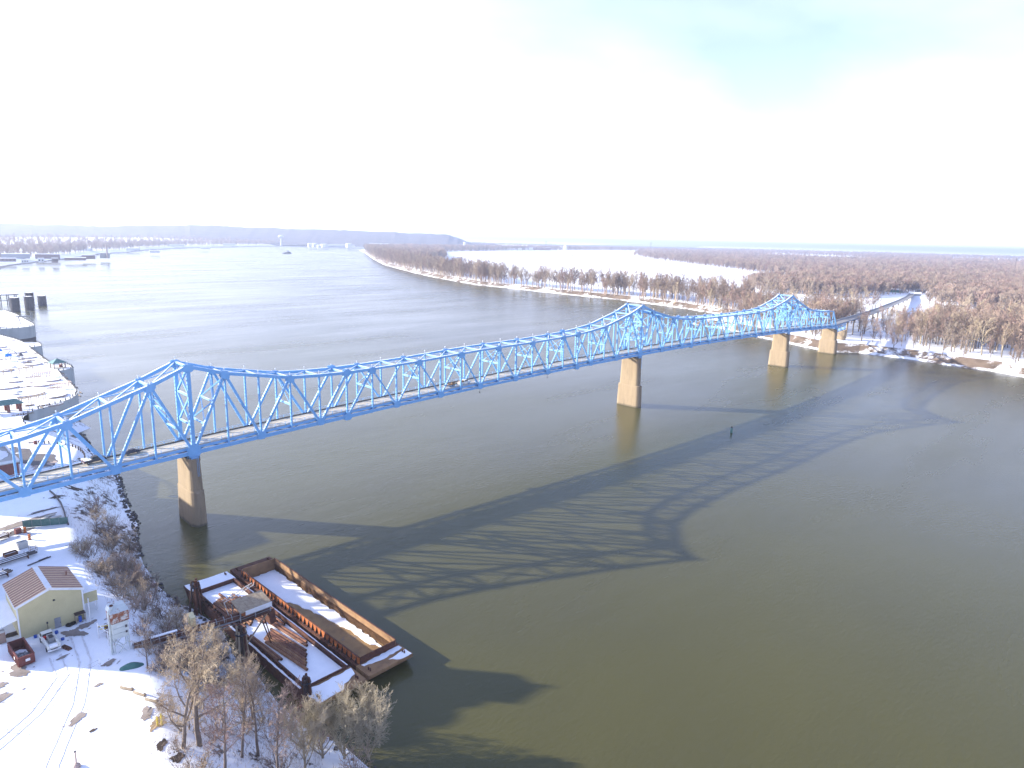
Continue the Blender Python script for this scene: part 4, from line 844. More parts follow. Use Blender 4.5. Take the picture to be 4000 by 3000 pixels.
# ------------------------------------------------------------------ barges
def barge(label, c, rz, hc, floor_z, coam_mat, in_mat, end_len):
    o = thing('hopper_barge', label, 'barge', (c[0], c[1], 0), rz); Lb, Wb, zd_ = 60.8, 10.7, 2.4
    pf = [(-Lb/2, zd_), (-Lb/2, 1.7), (-Lb/2+6, -2), (Lb/2-4, -2), (Lb/2, 1.5), (Lb/2, zd_)]
    def side(y0_, y1_, x0_, x1_, z0_, z1_, nm, mt_): return MB().box(((x0_+x1_)/2, (y0_+y1_)/2, (z0_+z1_)/2), (x1_-x0_, y1_-y0_, z1_-z0_)).build(nm, mt_, o)
    lo = [(-Lb/2+1.2, floor_z-0.1), (-Lb/2+6, -2), (Lb/2-4, -2), (Lb/2-0.6, floor_z-0.1)]
    MB().slab([(-Wb/2, y, z) for y, z in lo], (Wb, 0, 0)).build('hull', 'rust', o)
    for s in (-1, 1): side(-Lb/2+end_len, Lb/2-end_len, s*Wb/2-(0.95 if s > 0 else 0), s*Wb/2+(0.95 if s < 0 else 0), floor_z-0.1, zd_, 'side_deck', 'rust')
    MB().slab([(-Wb/2, -Lb/2, zd_), (-Wb/2, -Lb/2, 1.75), (-Wb/2, -Lb/2+1.2, floor_z-0.1), (-Wb/2, -Lb/2+end_len, floor_z-0.1), (-Wb/2, -Lb/2+end_len, zd_)], (Wb, 0, 0)).build('bow_deck', 'rust_lit', o)
    MB().slab([(-Wb/2, Lb/2, zd_), (-Wb/2, Lb/2-end_len, zd_), (-Wb/2, Lb/2-end_len, floor_z-0.1), (-Wb/2, Lb/2-0.6, floor_z-0.1), (-Wb/2, Lb/2, 1.75)], (Wb, 0, 0)).build('stern_deck', 'rust', o)
    xi = Wb/2-0.95; yi = Lb/2-end_len
    for s in (-1, 1):
        cm = side(-yi, yi, s*xi-(0.0 if s > 0 else 0.14), s*xi+(0.14 if s > 0 else 0.0), floor_z, zd_+hc, 'coaming', coam_mat)
        nb_ = 31
        for k in range(nb_):
            y = -yi+0.9+k*(2*yi-1.8)/(nb_-1)
            MB().slab([(s*(xi+0.14), y, zd_), (s*(xi+0.62), y, zd_), (s*(xi+0.14), y, zd_+hc)], (0, 0.12, 0)).build('bracket', 'wood_d', cm)
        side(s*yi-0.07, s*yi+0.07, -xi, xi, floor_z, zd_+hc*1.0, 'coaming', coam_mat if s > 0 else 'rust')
        MB().box((s*(xi+0.07), 0, zd_+hc+0.05), (0.24, 2*yi, 0.1)).build('coaming_rim', 'rust', o)
    side(-yi, yi, -xi, xi, floor_z-0.1, floor_z, 'hopper_floor', in_mat)
    for s in (-1, 1):
        for y in (-Lb/2+1.6, Lb/2-1.6): MB().tube((s*4.2, y-0.3, zd_), (s*4.2, y-0.3, zd_+0.6), 0.16, n=7).tube((s*4.2, y+0.3, zd_), (s*4.2, y+0.3, zd_+0.6), 0.16, n=7).build('bollard', 'rust', o)
    return o, xi, yi
def ragged(mb_name, poly, z0, z1, mat, parent, step=1.0, jit=0.3):
    pts = []
    for i, a in enumerate(poly):
        b = poly[(i+1) % len(poly)]; d = math.hypot(b[0]-a[0], b[1]-a[1]); k = max(1, int(d/step)); j = b[2] if len(b) > 2 else jit
        for q in range(k): f = q/k; pts.append((a[0]+(b[0]-a[0])*f+rng.uniform(-jit, jit)*(1 if q else 0), a[1]+(b[1]-a[1])*f+rng.uniform(-jit, jit)*(1 if q else 0)))
    return MB().prism(pts, z0, z1).build(mb_name, mat, parent)
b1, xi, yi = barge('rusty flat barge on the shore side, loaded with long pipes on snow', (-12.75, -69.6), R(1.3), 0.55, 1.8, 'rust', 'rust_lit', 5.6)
MB().box((0, 0, 1.84), (2*xi-0.1, 2*yi-0.2, 0.10)).build('snow_floor', 'snow', b1)
ragged('deck_snow', [(-5.2, 30.2), (5.2, 30.2), (5.2, 25.3), (-4.4, 25.3), (-5.2, 27)], 2.4, 2.52, 'snow', b1, 1.2, 0.12)
ragged('deck_snow', [(-5.2, -25.4), (5.1, -25.4), (4.6, -27.5), (1.5, -28.6), (0.5, -30.0), (-5.0, -30.2)], 2.4, 2.52, 'snow', b1, 1.0, 0.25)
ragged('deck_snow', [(-5.3, 6), (-4.95, 6), (-4.95, -24), (-5.3, -24)], 2.4, 2.5, 'snow', b1, 1.2, 0.07)
ragged('deck_snow', [(4.95, 20), (5.3, 20), (5.3, -24), (4.95, -24)], 2.4, 2.48, 'snow', b1, 1.2, 0.06)
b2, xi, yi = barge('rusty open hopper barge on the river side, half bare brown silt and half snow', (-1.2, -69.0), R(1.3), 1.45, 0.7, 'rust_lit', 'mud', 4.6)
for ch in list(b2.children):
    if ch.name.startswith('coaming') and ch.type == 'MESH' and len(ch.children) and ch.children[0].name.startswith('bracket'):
        if ch.data.vertices[0].co.x < 0: ch.data.materials[0] = MAT['rust_orange']  # sunward coaming alone is coloured with the orange of sunlit rust
ragged('snow_bed', [(-4.2, 25.4), (4.2, 25.4), (4.1, -18), (3.6, -22.5), (2.4, -19), (2.6, -12), (1.4, -6), (0.4, 2), (-1.2, 8), (-3.0, 9.5), (-4.2, 11)], 0.7, 0.86, 'snow', b2, 0.9, 0.32)
ragged('ice_sheet', [(-4.2, -15), (-3.4, -14), (-2.6, -19), (-1.4, -23.6), (-4.2, -24.5)], 0.7, 0.75, 'conc', b2, 0.9, 0.25)
ragged('deck_snow', [(-4.4, -26.3), (4.9, -26.2), (5.0, -27.2), (0.0, -27.8), (-4.2, -27.0)], 2.4, 2.5, 'snow', b2, 0.8, 0.2)
ragged('deck_snow', [(0.6, -28.6), (5.2, -28.2), (5.2, -30.2), (2.4, -30.2)], 2.4, 2.48, 'snow', b2, 0.8, 0.15)
# pipes lying in the shore-side barge
PIPES = [(-3.9, 17.5, 3.0, 13.5), (-3.2, 17.8, 3.2, 13.8), (-2.6, 18.0, 4.5, 13.0), (-1.9, 18.6, 3.4, 15.0), (-1.3, 18.8, 4.0, 14.6), (-0.6, 21.0, 5.0, 16.5), (0.3, 17.8, 3.0, 15.5), (0.9, 17.6, 2.2, 15.2), (1.6, 18.8, 3.5, 16.0), (2.2, 16.4, 1.4, 15.0), (2.8, 15.8, 0.8, 15.0), (3.4, 11.0, -1.6, 12.8), (-3.9, -1.0, -12.5, 11.5), (-3.3, -0.6, -12.9, 12.0),
         (-1.9, -5.0, -19.5, 13.6), (-1.4, -3.6, -18.0, 13.4), (-0.9, -3.2, -17.4, 14), (-0.4, -2.8, -16.4, 14), (0.1, -2.4, -15.4, 13), (0.6, -2.2, -14.9, 13), (1.2, -1.2, -13.6, 13), (2.3, 1.6, -12.2, 14), (2.9, 3.0, -11.0, 14)]
for k, (px, ya, yb, _) in enumerate(PIPES):
    grp = 'upper row of pipes beside the head house' if k < 12 else ('pipes by the shore-side wall of the barge' if k < 14 else 'fan of pipes in the near half of the barge')
    ORD = ['first', 'second', 'third', 'fourth', 'fifth', 'sixth', 'seventh', 'eighth', 'ninth', 'tenth', 'eleventh', 'last']
    if k < 12: lb = ORD[k]+' rusty pipe from the shore in the far row of the pipe barge'
    elif k < 14: lb = ('outer' if k == 12 else 'inner')+' of two rusty pipes lying along the shore-side wall of the pipe barge'
    else: lb = (ORD[k-14] if k < 22 else 'last')+' rusty pipe from the shore in the fanned near heap of the barge'
    fan = 0.0 if k < 14 else (k-14)*0.012; cx = px; Lp = ya-yb
    mb = MB(); n = 10; rr0, rr1 = 0.30, 0.24
    off = 0.9 if k >= 14 else 0.35                      # the near ends splay towards the river
    A, B_ = Vector((px-off*0.5, ya, 2.2)), Vector((px+off*0.9, yb, 2.2)); C_ = (A+B_)/2
    a_, b_ = A-C_, B_-C_; mb.tube(a_, b_, rr0, n=n, caps=False)
    t_ = (b_-a_).normalized(); mb.tube(a_+t_*0.02, b_-t_*0.02, rr1, n=n, caps=False)
    for e, q in ((a_, 0), (b_, 1)):
        base = 0 if q == 0 else n; ib = 2*n+(0 if q == 0 else n)
        mb.f += [(base+i, base+(i+1) % n, ib+(i+1) % n, ib+i) for i in range(n)]
    ca_, sa_ = math.cos(R(1.3)), math.sin(R(1.3))
    o = mb.build('steel_pipe', 'pipe'); o.location = (-12.75+C_.x*ca_-C_.y*sa_, -69.6+C_.x*sa_+C_.y*ca_, C_.z+0.01*(k % 3)); o.rotation_euler = (0, 0, R(1.3))
    tag(o, lb, 'pipe', grp)
# ------------------------------------------------------------------ stored steel along the yard
def rack(label, loc, rz, L_, n, mat, h=0.7):
    o = thing('steel_rack', label, 'steel stack', loc, rz)
    for k in range(n):
        mb = MB().box((rng.uniform(-0.4, 0.4), -0.9+k*1.8/max(1, n-1), h+0.13), (L_*rng.uniform(0.82, 1), 0.24, 0.3)); mb.build('beam', mat, o)
        MB().box((rng.uniform(-0.3, 0.3), -0.9+k*1.8/max(1, n-1), h+0.32), (L_*0.7, 0.2, 0.07)).build('snow_strip', 'snow', o) if k % 2 == 0 else None
    for s in (-1, 1):
        MB().box((s*L_*0.33, 0, h/2), (0.2, 2.3, 0.18)).build('bearer', 'rust', o)
        for y in (-1.1, 1.1): MB().box((s*L_*0.33, y, h*0.8), (0.16, 0.16, h*1.9)).build('upright', 'rust', o)
    return o
rack('stack of brown steel beams at the left edge nearest the green mesh fence', (-48.4, 0.4, ZY), R(20), 6.0, 6, 'rust')
rack('long rack of dark pipes and beams in the shaded snow behind the tan building', (-49.5, -16.0, ZY), R(10), 13.0, 5, 'dsteel', 0.6)
rack('short heap of dark beams at the left edge just behind the tan building', (-52.6, -23.3, ZY), R(14), 6.5, 6, 'dsteel', 0.8)
o = thing('steel_box', 'small square maroon steel box standing on sunlit snow', 'box', (-44.0, 1.4, ZY), R(15)); MB().box((0, 0, 0.7), (1.3, 0.9, 1.2)).build('body', 'maroon', o); MB().box((0, 0, 1.34), (1.4, 1.0, 0.08)).build('lid', 'maroon', o)
o = thing('steel_skip', 'low rusty skip with snow in it beside the pipe rack', 'skip', (-47.8, -11.8, ZY), R(10))
for s in (-1, 1): MB().box((0, s*0.7, 0.45), (2.6, 0.08, 0.8)).build('side', 'rust', o); MB().box((s*1.3, 0, 0.45), (0.08, 1.4, 0.8)).build('end', 'rust', o)
MB().box((0, 0, 0.3), (2.5, 1.3, 0.3)).build('snow_fill', 'snow', o)
o = thing('tank', 'white rectangular tank on skids near the pipe rack', 'tank', (-44.9, -9.0, ZY), R(8)); MB().box((0, 0, 0.9), (2.0, 1.5, 1.6)).build('body', 'conc', o); MB().lathe((0, 0, 1.7), [(0.3, 0), (0.3, 0.15)], 10).build('lid', 'steel', o)
for s in (-1, 1): MB().box((0, s*0.6, 0.06), (2.2, 0.14, 0.16)).build('skid', 'dsteel', o)
o = thing('wire_cage', 'pinkish rusty pipe cage standing beside the pipe rack', 'cage', (-43.4, -12.4, ZY), R(8))
for s in (-1, 1):
    for u in (-1, 1): MB().box((s*0.7, u*0.5, 0.7), (0.07, 0.07, 1.4)).build('post', 'rust_lit', o)
    for z in (0.2, 0.8, 1.4): MB().box((0, s*0.5, z), (1.4, 0.06, 0.06)).build('rail', 'rust_lit', o)
o = thing('ramp_frame', 'thin steel trolley frame lying on snow behind the tan building', 'frame', (-48.2, -27.5, ZY), R(-40))
for s in (-1, 1): MB().box((0, s*0.35, 0.25), (3.2, 0.12, 0.14)).build('rail', 'steel', o); MB().box((s*1.3, 0, 0.25), (0.12, 0.8, 0.12)).build('cross_bar', 'steel', o)
one('timber', MB().box((0, 0, 0.12), (3.6, 0.22, 0.22)).box((0.5, 0.12, 0.27), (1.6, 0.2, 0.08)), 'rust', 'lone rusty beam crossing under the thin trolley frame', 'beam', (-48.9, -28.6, ZY), R(18))
one('timber', MB().box((0, 0, 0.12), (5.2, 0.22, 0.22)).box((1.0, 0.12, 0.27), (2.2, 0.2, 0.08)), 'dsteel', 'single dark beam lying in the snow between pipe rack and tan building', 'beam', (-43.6, -19.8, ZY), R(20))
for k, (hx, hy, lb) in enumerate(((-42.6, 0.9, 'orange rusty bollard at the foot of the green mesh fence'), (-42.7, -4.8, 'orange rusty winch drum on sunlit snow in the yard'))):
    o = thing('rusty_post', lb, 'post', (hx, hy, ZY)); MB().lathe((0, 0, 0), [(0.45, 0), (0.3, 0.25), (0.24, 1.1), (0.34, 1.2), (0.34, 1.45), (0.1, 1.5)], 10).build('body', 'rust_orange', o); MB().tube((-0.4, 0, 0.8), (0.4, 0, 0.8), 0.09, n=6).build('crossbar', 'rust', o)
# green mesh fence and the low wall that runs up to the bridge
fn = thing('mesh_fence', 'long green mesh fence at the back of the yard below the bridge', 'fence', (-42.4, 4.6, ZY))
fa, fb = Vector((-42.4, 4.4, ZY)), Vector((-33.2, 0.2, ZY-0.3)); nf = 5
for k in range(nf+1):
    p = fa+(fb-fa)*(k/nf); MB().tube(p, p+Vector((0, 0, 2.3)), 0.05, n=6).build('post', 'steel', fn, w=True)
    if k < nf: q = fa+(fb-fa)*((k+1)/nf); MB().slab([p+Vector((0, 0, 0.1)), q+Vector((0, 0, 0.1)), q+Vector((0, 0, 2.1)), p+Vector((0, 0, 2.1))], (0.02, 0.03, 0)).build('mesh_panel', 'green_mesh', fn, w=True)
lw = thing('low_wall', 'thin dark kerb wall curving down the snow from the bridge to the green fence', 'wall', (-31.3, 28, ZY))
LW = [(-31.2, 30), (-30.9, 24), (-31.2, 17), (-32.0, 10), (-32.9, 4), (-33.4, -0.8)]
for p, q in zip(LW[:-1], LW[1:]): MB().beam((*p, 10.1), (*q, 10.1), 0.3, 0.6).build('kerb_block', 'asphalt', lw, w=True)
for k, (px, py) in enumerate(((-35.6, 8.5), (-34.6, 6.2), (-37.4, 7.4))): o = one('picnic_slab', MB().box((0, 0, 0.1), (2.4, 0.9, 0.2)).box((0, 0, -0.1), (0.4, 0.5, 0.4)), 'conc', ('pale concrete slab lying beside the dark kerb wall', 'second pale concrete slab nearer the green fence', 'short pale concrete slab left of the other two')[k], 'slab', (px, py, ZY+0.2), R(12))
# lower yard
for k, (px, py, rz) in enumerate(((-43.6, -83.6, -60), (-42.5, -86.6, -66), (-41.6, -89.6, -62))):
    o = thing('log', ('farthest', 'middle', 'nearest')[k]+' of three sawn tree logs along the edge of the lower yard', 'log', (px, py, zg(px, py)), R(rz), 'row of logs at the yard edge'); MB().tube((-1.2, 0, 0.3), (1.2, 0, 0.32), 0.32, 0.28, n=9).build('trunk', 'wood', o); MB().box((0, 0.05, 0.62), (1.9, 0.3, 0.08)).build('snow_cap', 'snow', o)
for k, dx in enumerate((0, 0.55)):
    o = thing('bollard', ('taller' if k else 'shorter')+' of two yellow steel bollards beside the tangled trees', 'bollard', (-42.9+dx, -96.2-dx*0.4, zg(-42.9, -96.2)), 0, 'pair of yellow bollards'); MB().tube((0, 0, -0.3), (0, 0, 1.5+0.4*k), 0.14, n=9).build('post', 'yellow', o); MB().lathe((0, 0, 1.5+0.4*k), [(0.14, 0), (0.1, 0.1), (0.02, 0.14)], 9).build('cap', 'yellow', o)
fc = thing('wire_fence', 'low wire fence with white posts crossing the sunlit lower yard', 'fence', (-62, -80, ZY))
FP = [(-66, -86.6), (-60, -82.2), (-56.2, -78.2), (-54.6, -75.8), (-52.2, -74.9), (-48.0, -73.9), (-45.0, -73.0)]
for k, (px, py) in enumerate(FP): MB().tube((px, py, ZY-0.1), (px, py, ZY+(2.1 if k in (2, 3) else 1.2)), 0.06, n=6).build('post', 'white', fc, w=True)
for p, q in zip(FP[:-1], FP[1:]):
    for z in (0.4, 1.1): MB().beam((*p, ZY+z), (*q, ZY+z), 0.035, 0.035).build('wire', 'steel', fc, w=True)
o = thing('valve_post', 'rusty standing valve post on a coned base at the lower edge of the yard', 'post', (-54.3, -97.4, ZY)); MB().lathe((0, 0, 0), [(0.55, 0), (0.5, 0.35), (0.22, 0.6)], 10).build('base', 'pinkc', o); MB().tube((0, 0, 0.6), (0.02, 0, 2.5), 0.13, 0.11, n=8).build('shaft', 'pinkc', o); MB().lathe((0.02, 0, 2.5), [(0.16, 0), (0.16, 0.12)], 8).build('cap', 'dsteel', o)
o = thing('rubble_heap', 'snow capped broken slab at the bottom left edge of the yard', 'slab', (-58.2, -96.2, ZY), R(20)); MB().slab([(-0.9, -0.5, 0), (0.9, -0.5, 0), (1.0, 0.6, 0), (-0.7, 0.6, 0)], (0.1, 0.1, 0.4)).build('block', 'pinkc', o); MB().box((0.1, 0.1, 0.45), (1.2, 0.8, 0.14)).build('snow_cap', 'snow', o)
# buoy in the bridge shadow, and a small wake
o = thing('river_buoy', 'small dark green can buoy floating in the bridge shadow', 'buoy', (221.1, -58.6, 0)); MB().lathe((0, 0, -0.8), [(0.5, 0), (0.55, 1.6), (0.4, 2.1), (0.4, 2.9), (0.1, 3.2)], 10).build('body', 'tarp', o); MB().box((0, 0, 2.6), (0.1, 0.9, 0.7)).build('topmark', 'dsteel', o)
# grain elevator standing just outside the view on the left
ge = thing('grain_elevator', 'tall pale concrete grain elevator with round silos standing left of the yard', 'building', (-78, -14, 9.9))
for i in range(3):
    for j in range(2): MB().lathe((-8+i*7.6, -3.8+j*7.6, 0), [(3.75, 0), (3.75, 31), (3.4, 31.6)], 20).build('silo', 'conc', ge)
MB().box((8.5, 0, 33.2), (6.5, 6.5, 4.0)).build('head_house', 'conc', ge); MB().box((-3, 0, 32.2), (15, 3, 2)).build('gallery', 'conc', ge); MB().beam((9.5, 1, 35), (12.5, -2.5, 35.6), 0.9, 0.9).build('spout', 'hopper', ge)
# ------------------------------------------------------------------ theatre building and plaza left of the bridge
th = thing('theatre', 'brown brick riverside theatre with broad white roof under the near end of the bridge', 'building', (-50, 62, 9.9))
MB().box((-37.6-5.5, 62.5, 12.0), (17.0, 20.5, 4.4)).build('stage_wall', 'brick', th, w=True)
MB().box((-37.6-5.5, 62.5, 14.3), (17.6, 21.1, 0.3)).build('stage_roof', 'conc', th, w=True)
for (cx, cy, dx, dy) in ((-43.1, 52.2, 17.6, 0.6), (-43.1, 72.8, 17.6, 0.6), (-34.6, 62.5, 0.6, 20.0), (-51.6, 62.5, 0.6, 20.0)): MB().box((cx, cy, 14.75), (dx, dy, 0.6)).build('parapet', 'white', th, w=True)
ragged('roof_snow', [(-51+50, 53-62), (-42+50, 53-62), (-36+50, 60-62), (-35.2+50, 66-62), (-38+50, 72-62), (-51+50, 72-62)], 4.55, 4.66, 'snow', th, 1.4, 0.4)
MB().box((-62, 62, 21.5), (21, 20, 23)).build('fly_tower', 'conc', th, w=True); MB().box((-63, 82, 19.5), (24, 20, 19)).build('auditorium', 'brick', th, w=True); MB().box((-63, 104, 15), (24, 24, 10)).build('foyer', 'brick', th, w=True)
blob('plaza_paving', -29.5, 70.5, 6.0, 14.0, None, 'asphalt', 'dark grey swept paving beside the theatre', 301, 0.15, 40)
blob('plaza_paving', -27.0, 57.5, 4.0, 2.5, None, 'pinkc', 'pinkish swept paving at the corner of the theatre', 303, 0.3, 30)
MB().box((-40, 37.5, 10.25), (24, 3.4, 0.12)).build('service_road', 'road')['kind'] = 'structure'
blob('winter_grass', -37.0, 34.5, 8.5, 1.5, None, 'grass', 'strip of dark winter grass beside the service road under the bridge', 305, 0.07, 40)
blob('bare_patch', -24.6, 33.5, 2.2, 1.6, None, 'soil', 'dark bare soil under the bridge edge', 306, 0.3, 30)
# railing with brick posts round the lawn
lr = thing('lawn_railing', 'dark railing with brick posts curving round the snowy lawn by the river', 'railing', (-14, 72, 9.9))
LP = []
for k in range(24):
    a = R(-70+k*6.6); LP.append((-25.5+11.2*math.cos(a), 66+20.5*math.sin(a)))
for k, (px, py) in enumerate(LP):
    if k in (0, 1, 22, 23): MB().box((px, py, 10.6), (1.0, 1.0, 1.6)).build('brick_post', 'brick', lr, w=True); MB().box((px, py, 11.5), (1.25, 1.25, 0.2)).build('post_cap', 'snow', lr, w=True)
    else: MB().box((px, py, 10.5), (0.34, 0.34, 1.2)).build('post', 'wood_d', lr, w=True)
    if k: 
        for z in (10.45, 10.95): MB().beam((*LP[k-1], z), (px, py, z), 0.07, 0.08).build('rail', 'dsteel', lr, w=True)
o = thing('bench_row', 'long dark bench with maroon end at the lower edge of the snowy lawn', 'bench', (-25.0, 47.0, 10.0), R(10)); MB().box((0, 0, 0.5), (6.2, 0.6, 0.12)).build('seat', 'wood_d', o); MB().box((0, 0.3, 0.9), (6.2, 0.1, 0.5)).build('backrest', 'wood_d', o)
for s in (-1, 1): MB().box((s*3.0, 0.05, 0.45), (0.3, 0.8, 1.0)).build('end_panel', 'brick', o)
for k, (px, py) in enumerate(((-19.2, 50.0), (-16.6, 52.5))):
    o = thing('brick_planter', ('left' if k == 0 else 'right')+' of two square brick planters below the snowy lawn', 'planter', (px, py, 9.9), 0, 'brick planters below the lawn'); MB().box((0, 0, 0.6), (1.6, 1.6, 1.2)).build('box', 'brick', o); MB().box((0, 0, 1.27), (1.8, 1.8, 0.16)).build('cap', 'snow', o)
# ------------------------------------------------------------------ riverside park on its retaining walls
ZP = 12.0
WALLS = {
 'main': [(-22.6, 108), (-22.4, 113.2), (-21.8, 118.7), (-20.3, 124.7), (-18.2, 127.8), (-16.3, 130), (-13.7, 132.9), (-9, 136.4), (-4, 140.7), (0.7, 145.5), (4.3, 152.3), (6.4, 158.4), (7.5, 164), (8.7, 176.4), (9.4, 190), (10.6, 205), (12.2, 219)],
 'gazebo_lookout': [(12.2, 219), (14.5, 219.6), (18.4, 221.4), (19.9, 224), (20.4, 229), (20.2, 236), (17, 241.5), (14, 243.2)],
 'middle': [(14, 243.2), (15.2, 272.7), (16.4, 300), (17.3, 315)],
 'second_lookout': [(17.3, 315), (20, 315.4), (24.2, 317.9), (25.1, 324), (25.3, 333), (22, 338), (18.5, 340)],
 'north': [(18.5, 340), (17, 360), (13, 385), (10, 405), (12, 418)],
 'upper_terrace': [(12, 418), (19.2, 421.5), (29.9, 421), (38, 425), (42.2, 431.5), (43.4, 441), (44.2, 474), (46, 518), (44, 560)]}
WL = {'main': 'long curving pale concrete river wall of the snowy park with post railing', 'gazebo_lookout': 'concrete wall of the round lookout under the green roofed gazebo', 'middle': 'dark straight river wall between the two park lookouts', 'second_lookout': 'concrete wall of the small empty lookout farther up the park', 'north': 'shaded river wall between the second lookout and the upper terrace', 'upper_terrace': 'broad curved concrete wall of the upper terrace at the far left'}
poly = []
for nm, pts in WALLS.items():
    o = thing('river_wall', WL[nm], 'wall', (pts[0][0], pts[0][1], 0)); d = dens(pts, 3.2)
    poly += pts[:-1] if nm != 'upper_terrace' else pts
    out = offset_line(d, 0.35, 1)
    for k in range(len(d)-1):
        a, b, c_, e = d[k], d[k+1], out[k+1], out[k]
        if nm == 'main' and k < 4: continue
        MB().prism([e, c_, b, a], 3.6, ZP+0.25).build('wall_panel', 'wallc', o, w=True)
        e2, c2 = offset_line(d, 0.12, 1)[k], offset_line(d, 0.12, 1)[k+1]
        MB().prism([e2, c2, b, a], -3, 3.6).build('footing', 'wallbase', o, w=True)
        MB().prism([offset_line(d, 0.5, 1)[k], offset_line(d, 0.5, 1)[k+1], offset_line(d, -0.2, 1)[k+1], offset_line(d, -0.2, 1)[k]], ZP+0.25, ZP+0.42).build('coping', 'wallc', o, w=True)
    for k in range(0, len(d)):
        px, py = d[k]; MB().box((px, py, ZP+0.95), (0.36, 0.36, 1.1)).build('railing_post', 'dsteel', o, w=True)
        if k:
            for z in (ZP+0.8, ZP+1.35): MB().beam((*d[k-1], z), (px, py, z), 0.06, 0.07).build('rail', 'dsteel', o, w=True)
gp = poly+[(-300, 560), (-300, 108)]
structure(link('park_ground', fast_mesh('park_ground', [(x, y, ZP) for x, y in gp], [tuple(range(len(gp)))], 'park')))
# snow drift against the foot of the long wall
sv, sf = [], []
for j in range(7):
    for i in range(16):
        u, v = i/15, j/6; sv.append((-21.0+24*u+3.0*v, 127.5+13.5*u-9*v*(1-0.3*u), (8.5*math.sin(math.pi*(0.12+0.75*u))**1.5)*(1-v)**1.4+0.4*hnoise(i*2.1, j*2.7)*0.4-0.3))
for j in range(6):
    for i in range(15): sf.append((j*16+i, j*16+i+1, (j+1)*16+i+1, (j+1)*16+i))
o = link('snow_bank', fast_mesh('snow_bank', sv, sf, 'bank', True)); tag(o, 'sloping snow bank heaped against the long curved river wall', None, None, 'stuff')
def hip_roof(o, w, d, z, h, mat='green_roof', ridge=0.0, nm='roof'):
    return MB().add([(-w/2, -d/2, z), (w/2, -d/2, z), (w/2, d/2, z), (-w/2, d/2, z), (-ridge/2, 0, z+h), (ridge/2, 0, z+h)], [(0, 1, 5, 4), (1, 2, 5), (2, 3, 4, 5), (3, 0, 4), (3, 2, 1, 0)]).build(nm, mat, o)
o = thing('gazebo', 'green hip roofed gazebo with pale columns on the river lookout', 'gazebo', (14.3, 230, ZP), R(8))
rf = hip_roof(o, 7.4, 7.0, 3.1, 2.2); MB().lathe((0, 0, 5.2), [(0.25, 0), (0.12, 0.3), (0.03, 0.9)], 6).build('finial', 'dsteel', rf)
for sx in (-1, 1):
    for sy in (-1, 1): MB().box((sx*2.7, sy*2.5, 1.55), (0.6, 0.6, 3.1)).build('column', 'pinkc', o)
MB().box((1.6, 0.6, 0.8), (1.6, 1.1, 1.6)).build('brick_counter', 'brick', o); MB().box((0, 0, 0.1), (6.4, 6.0, 0.2)).build('floor', 'conc', o)
o = thing('park_pavilion', 'long green roofed pavilion on brick piers at the left edge of the park', 'pavilion', (-25.5, 137.5, ZP), R(2))
hip_roof(o, 15, 6.5, 3.3, 1.7, 'green_roof', 10)
for sx in (-6, -2, 2, 6): MB().box((sx, -2.4, 1.65), (1.0, 1.0, 3.3)).build('pier', 'brick', o); MB().box((sx, 2.4, 1.65), (1.0, 1.0, 3.3)).build('pier', 'brick', o)
for k, (px, py, lb) in enumerate(((-1.5, 268, 'bright blue domed canopy on posts in the playground, nearer of two'), (-2.5, 290, 'bright blue domed canopy at the left edge, farther of two'))):
    o = thing('play_canopy', lb, 'canopy', (px, py, ZP), 0.3*k, 'blue playground canopies'); n = 8
    MB().lathe((0, 0, 3.2), [(2.4, 0), (1.9, 0.7), (1.0, 1.2), (0.1, 1.4)], n).build('canopy', 'bluec', o)
    for a in range(4): MB().tube((1.7*math.cos(a*1.57+0.8), 1.7*math.sin(a*1.57+0.8), 0), (1.7*math.cos(a*1.57+0.8), 1.7*math.sin(a*1.57+0.8), 3.4), 0.1, n=6).build('post', 'steel', o)
    MB().box((0, 0, 1.3), (3.0, 2.6, 0.2)).build('platform', 'wood', o)
o = thing('climbing_tower', 'grey peaked climbing tower with net sides in the playground', 'play tower', (3.5, 262, ZP))
for a in range(6): MB().tube((1.8*math.cos(a*1.047), 1.8*math.sin(a*1.047), 0), (1.0*math.cos(a*1.047), 1.0*math.sin(a*1.047), 4.0), 0.12, n=6).build('pole', 'steel', o)
MB().lathe((0, 0, 3.6), [(1.7, 0), (0.9, 0.8), (0.05, 1.9)], 6).build('roof', 'asphalt', o); MB().box((0, 0, 1.4), (2.6, 2.4, 0.2)).build('deck', 'wood', o); MB().slab([(1.0, -0.5, 1.4), (1.0, 0.5, 1.4), (3.8, 0.5, 0.1), (3.8, -0.5, 0.1)], (0, 0, 0.12)).build('slide', 'red', o)
o = thing('arch_slide', 'tall curved grey pipe arch rising from the playground snow', 'arch', (3.0, 284, ZP)); mb = MB()
for k in range(8):
    a, b = math.pi*k/8, math.pi*(k+1)/8; mb.tube((2.4*math.cos(a), 0, 3.6*math.sin(a)), (2.4*math.cos(b), 0, 3.6*math.sin(b)), 0.22, n=7, caps=False)
mb.build('arch', 'steel', o); MB().box((2.4, 0, 0.1), (0.8, 0.8, 0.2)).build('foot', 'conc', o); MB().box((-2.4, 0, 0.1), (0.8, 0.8, 0.2)).build('foot', 'conc', o)
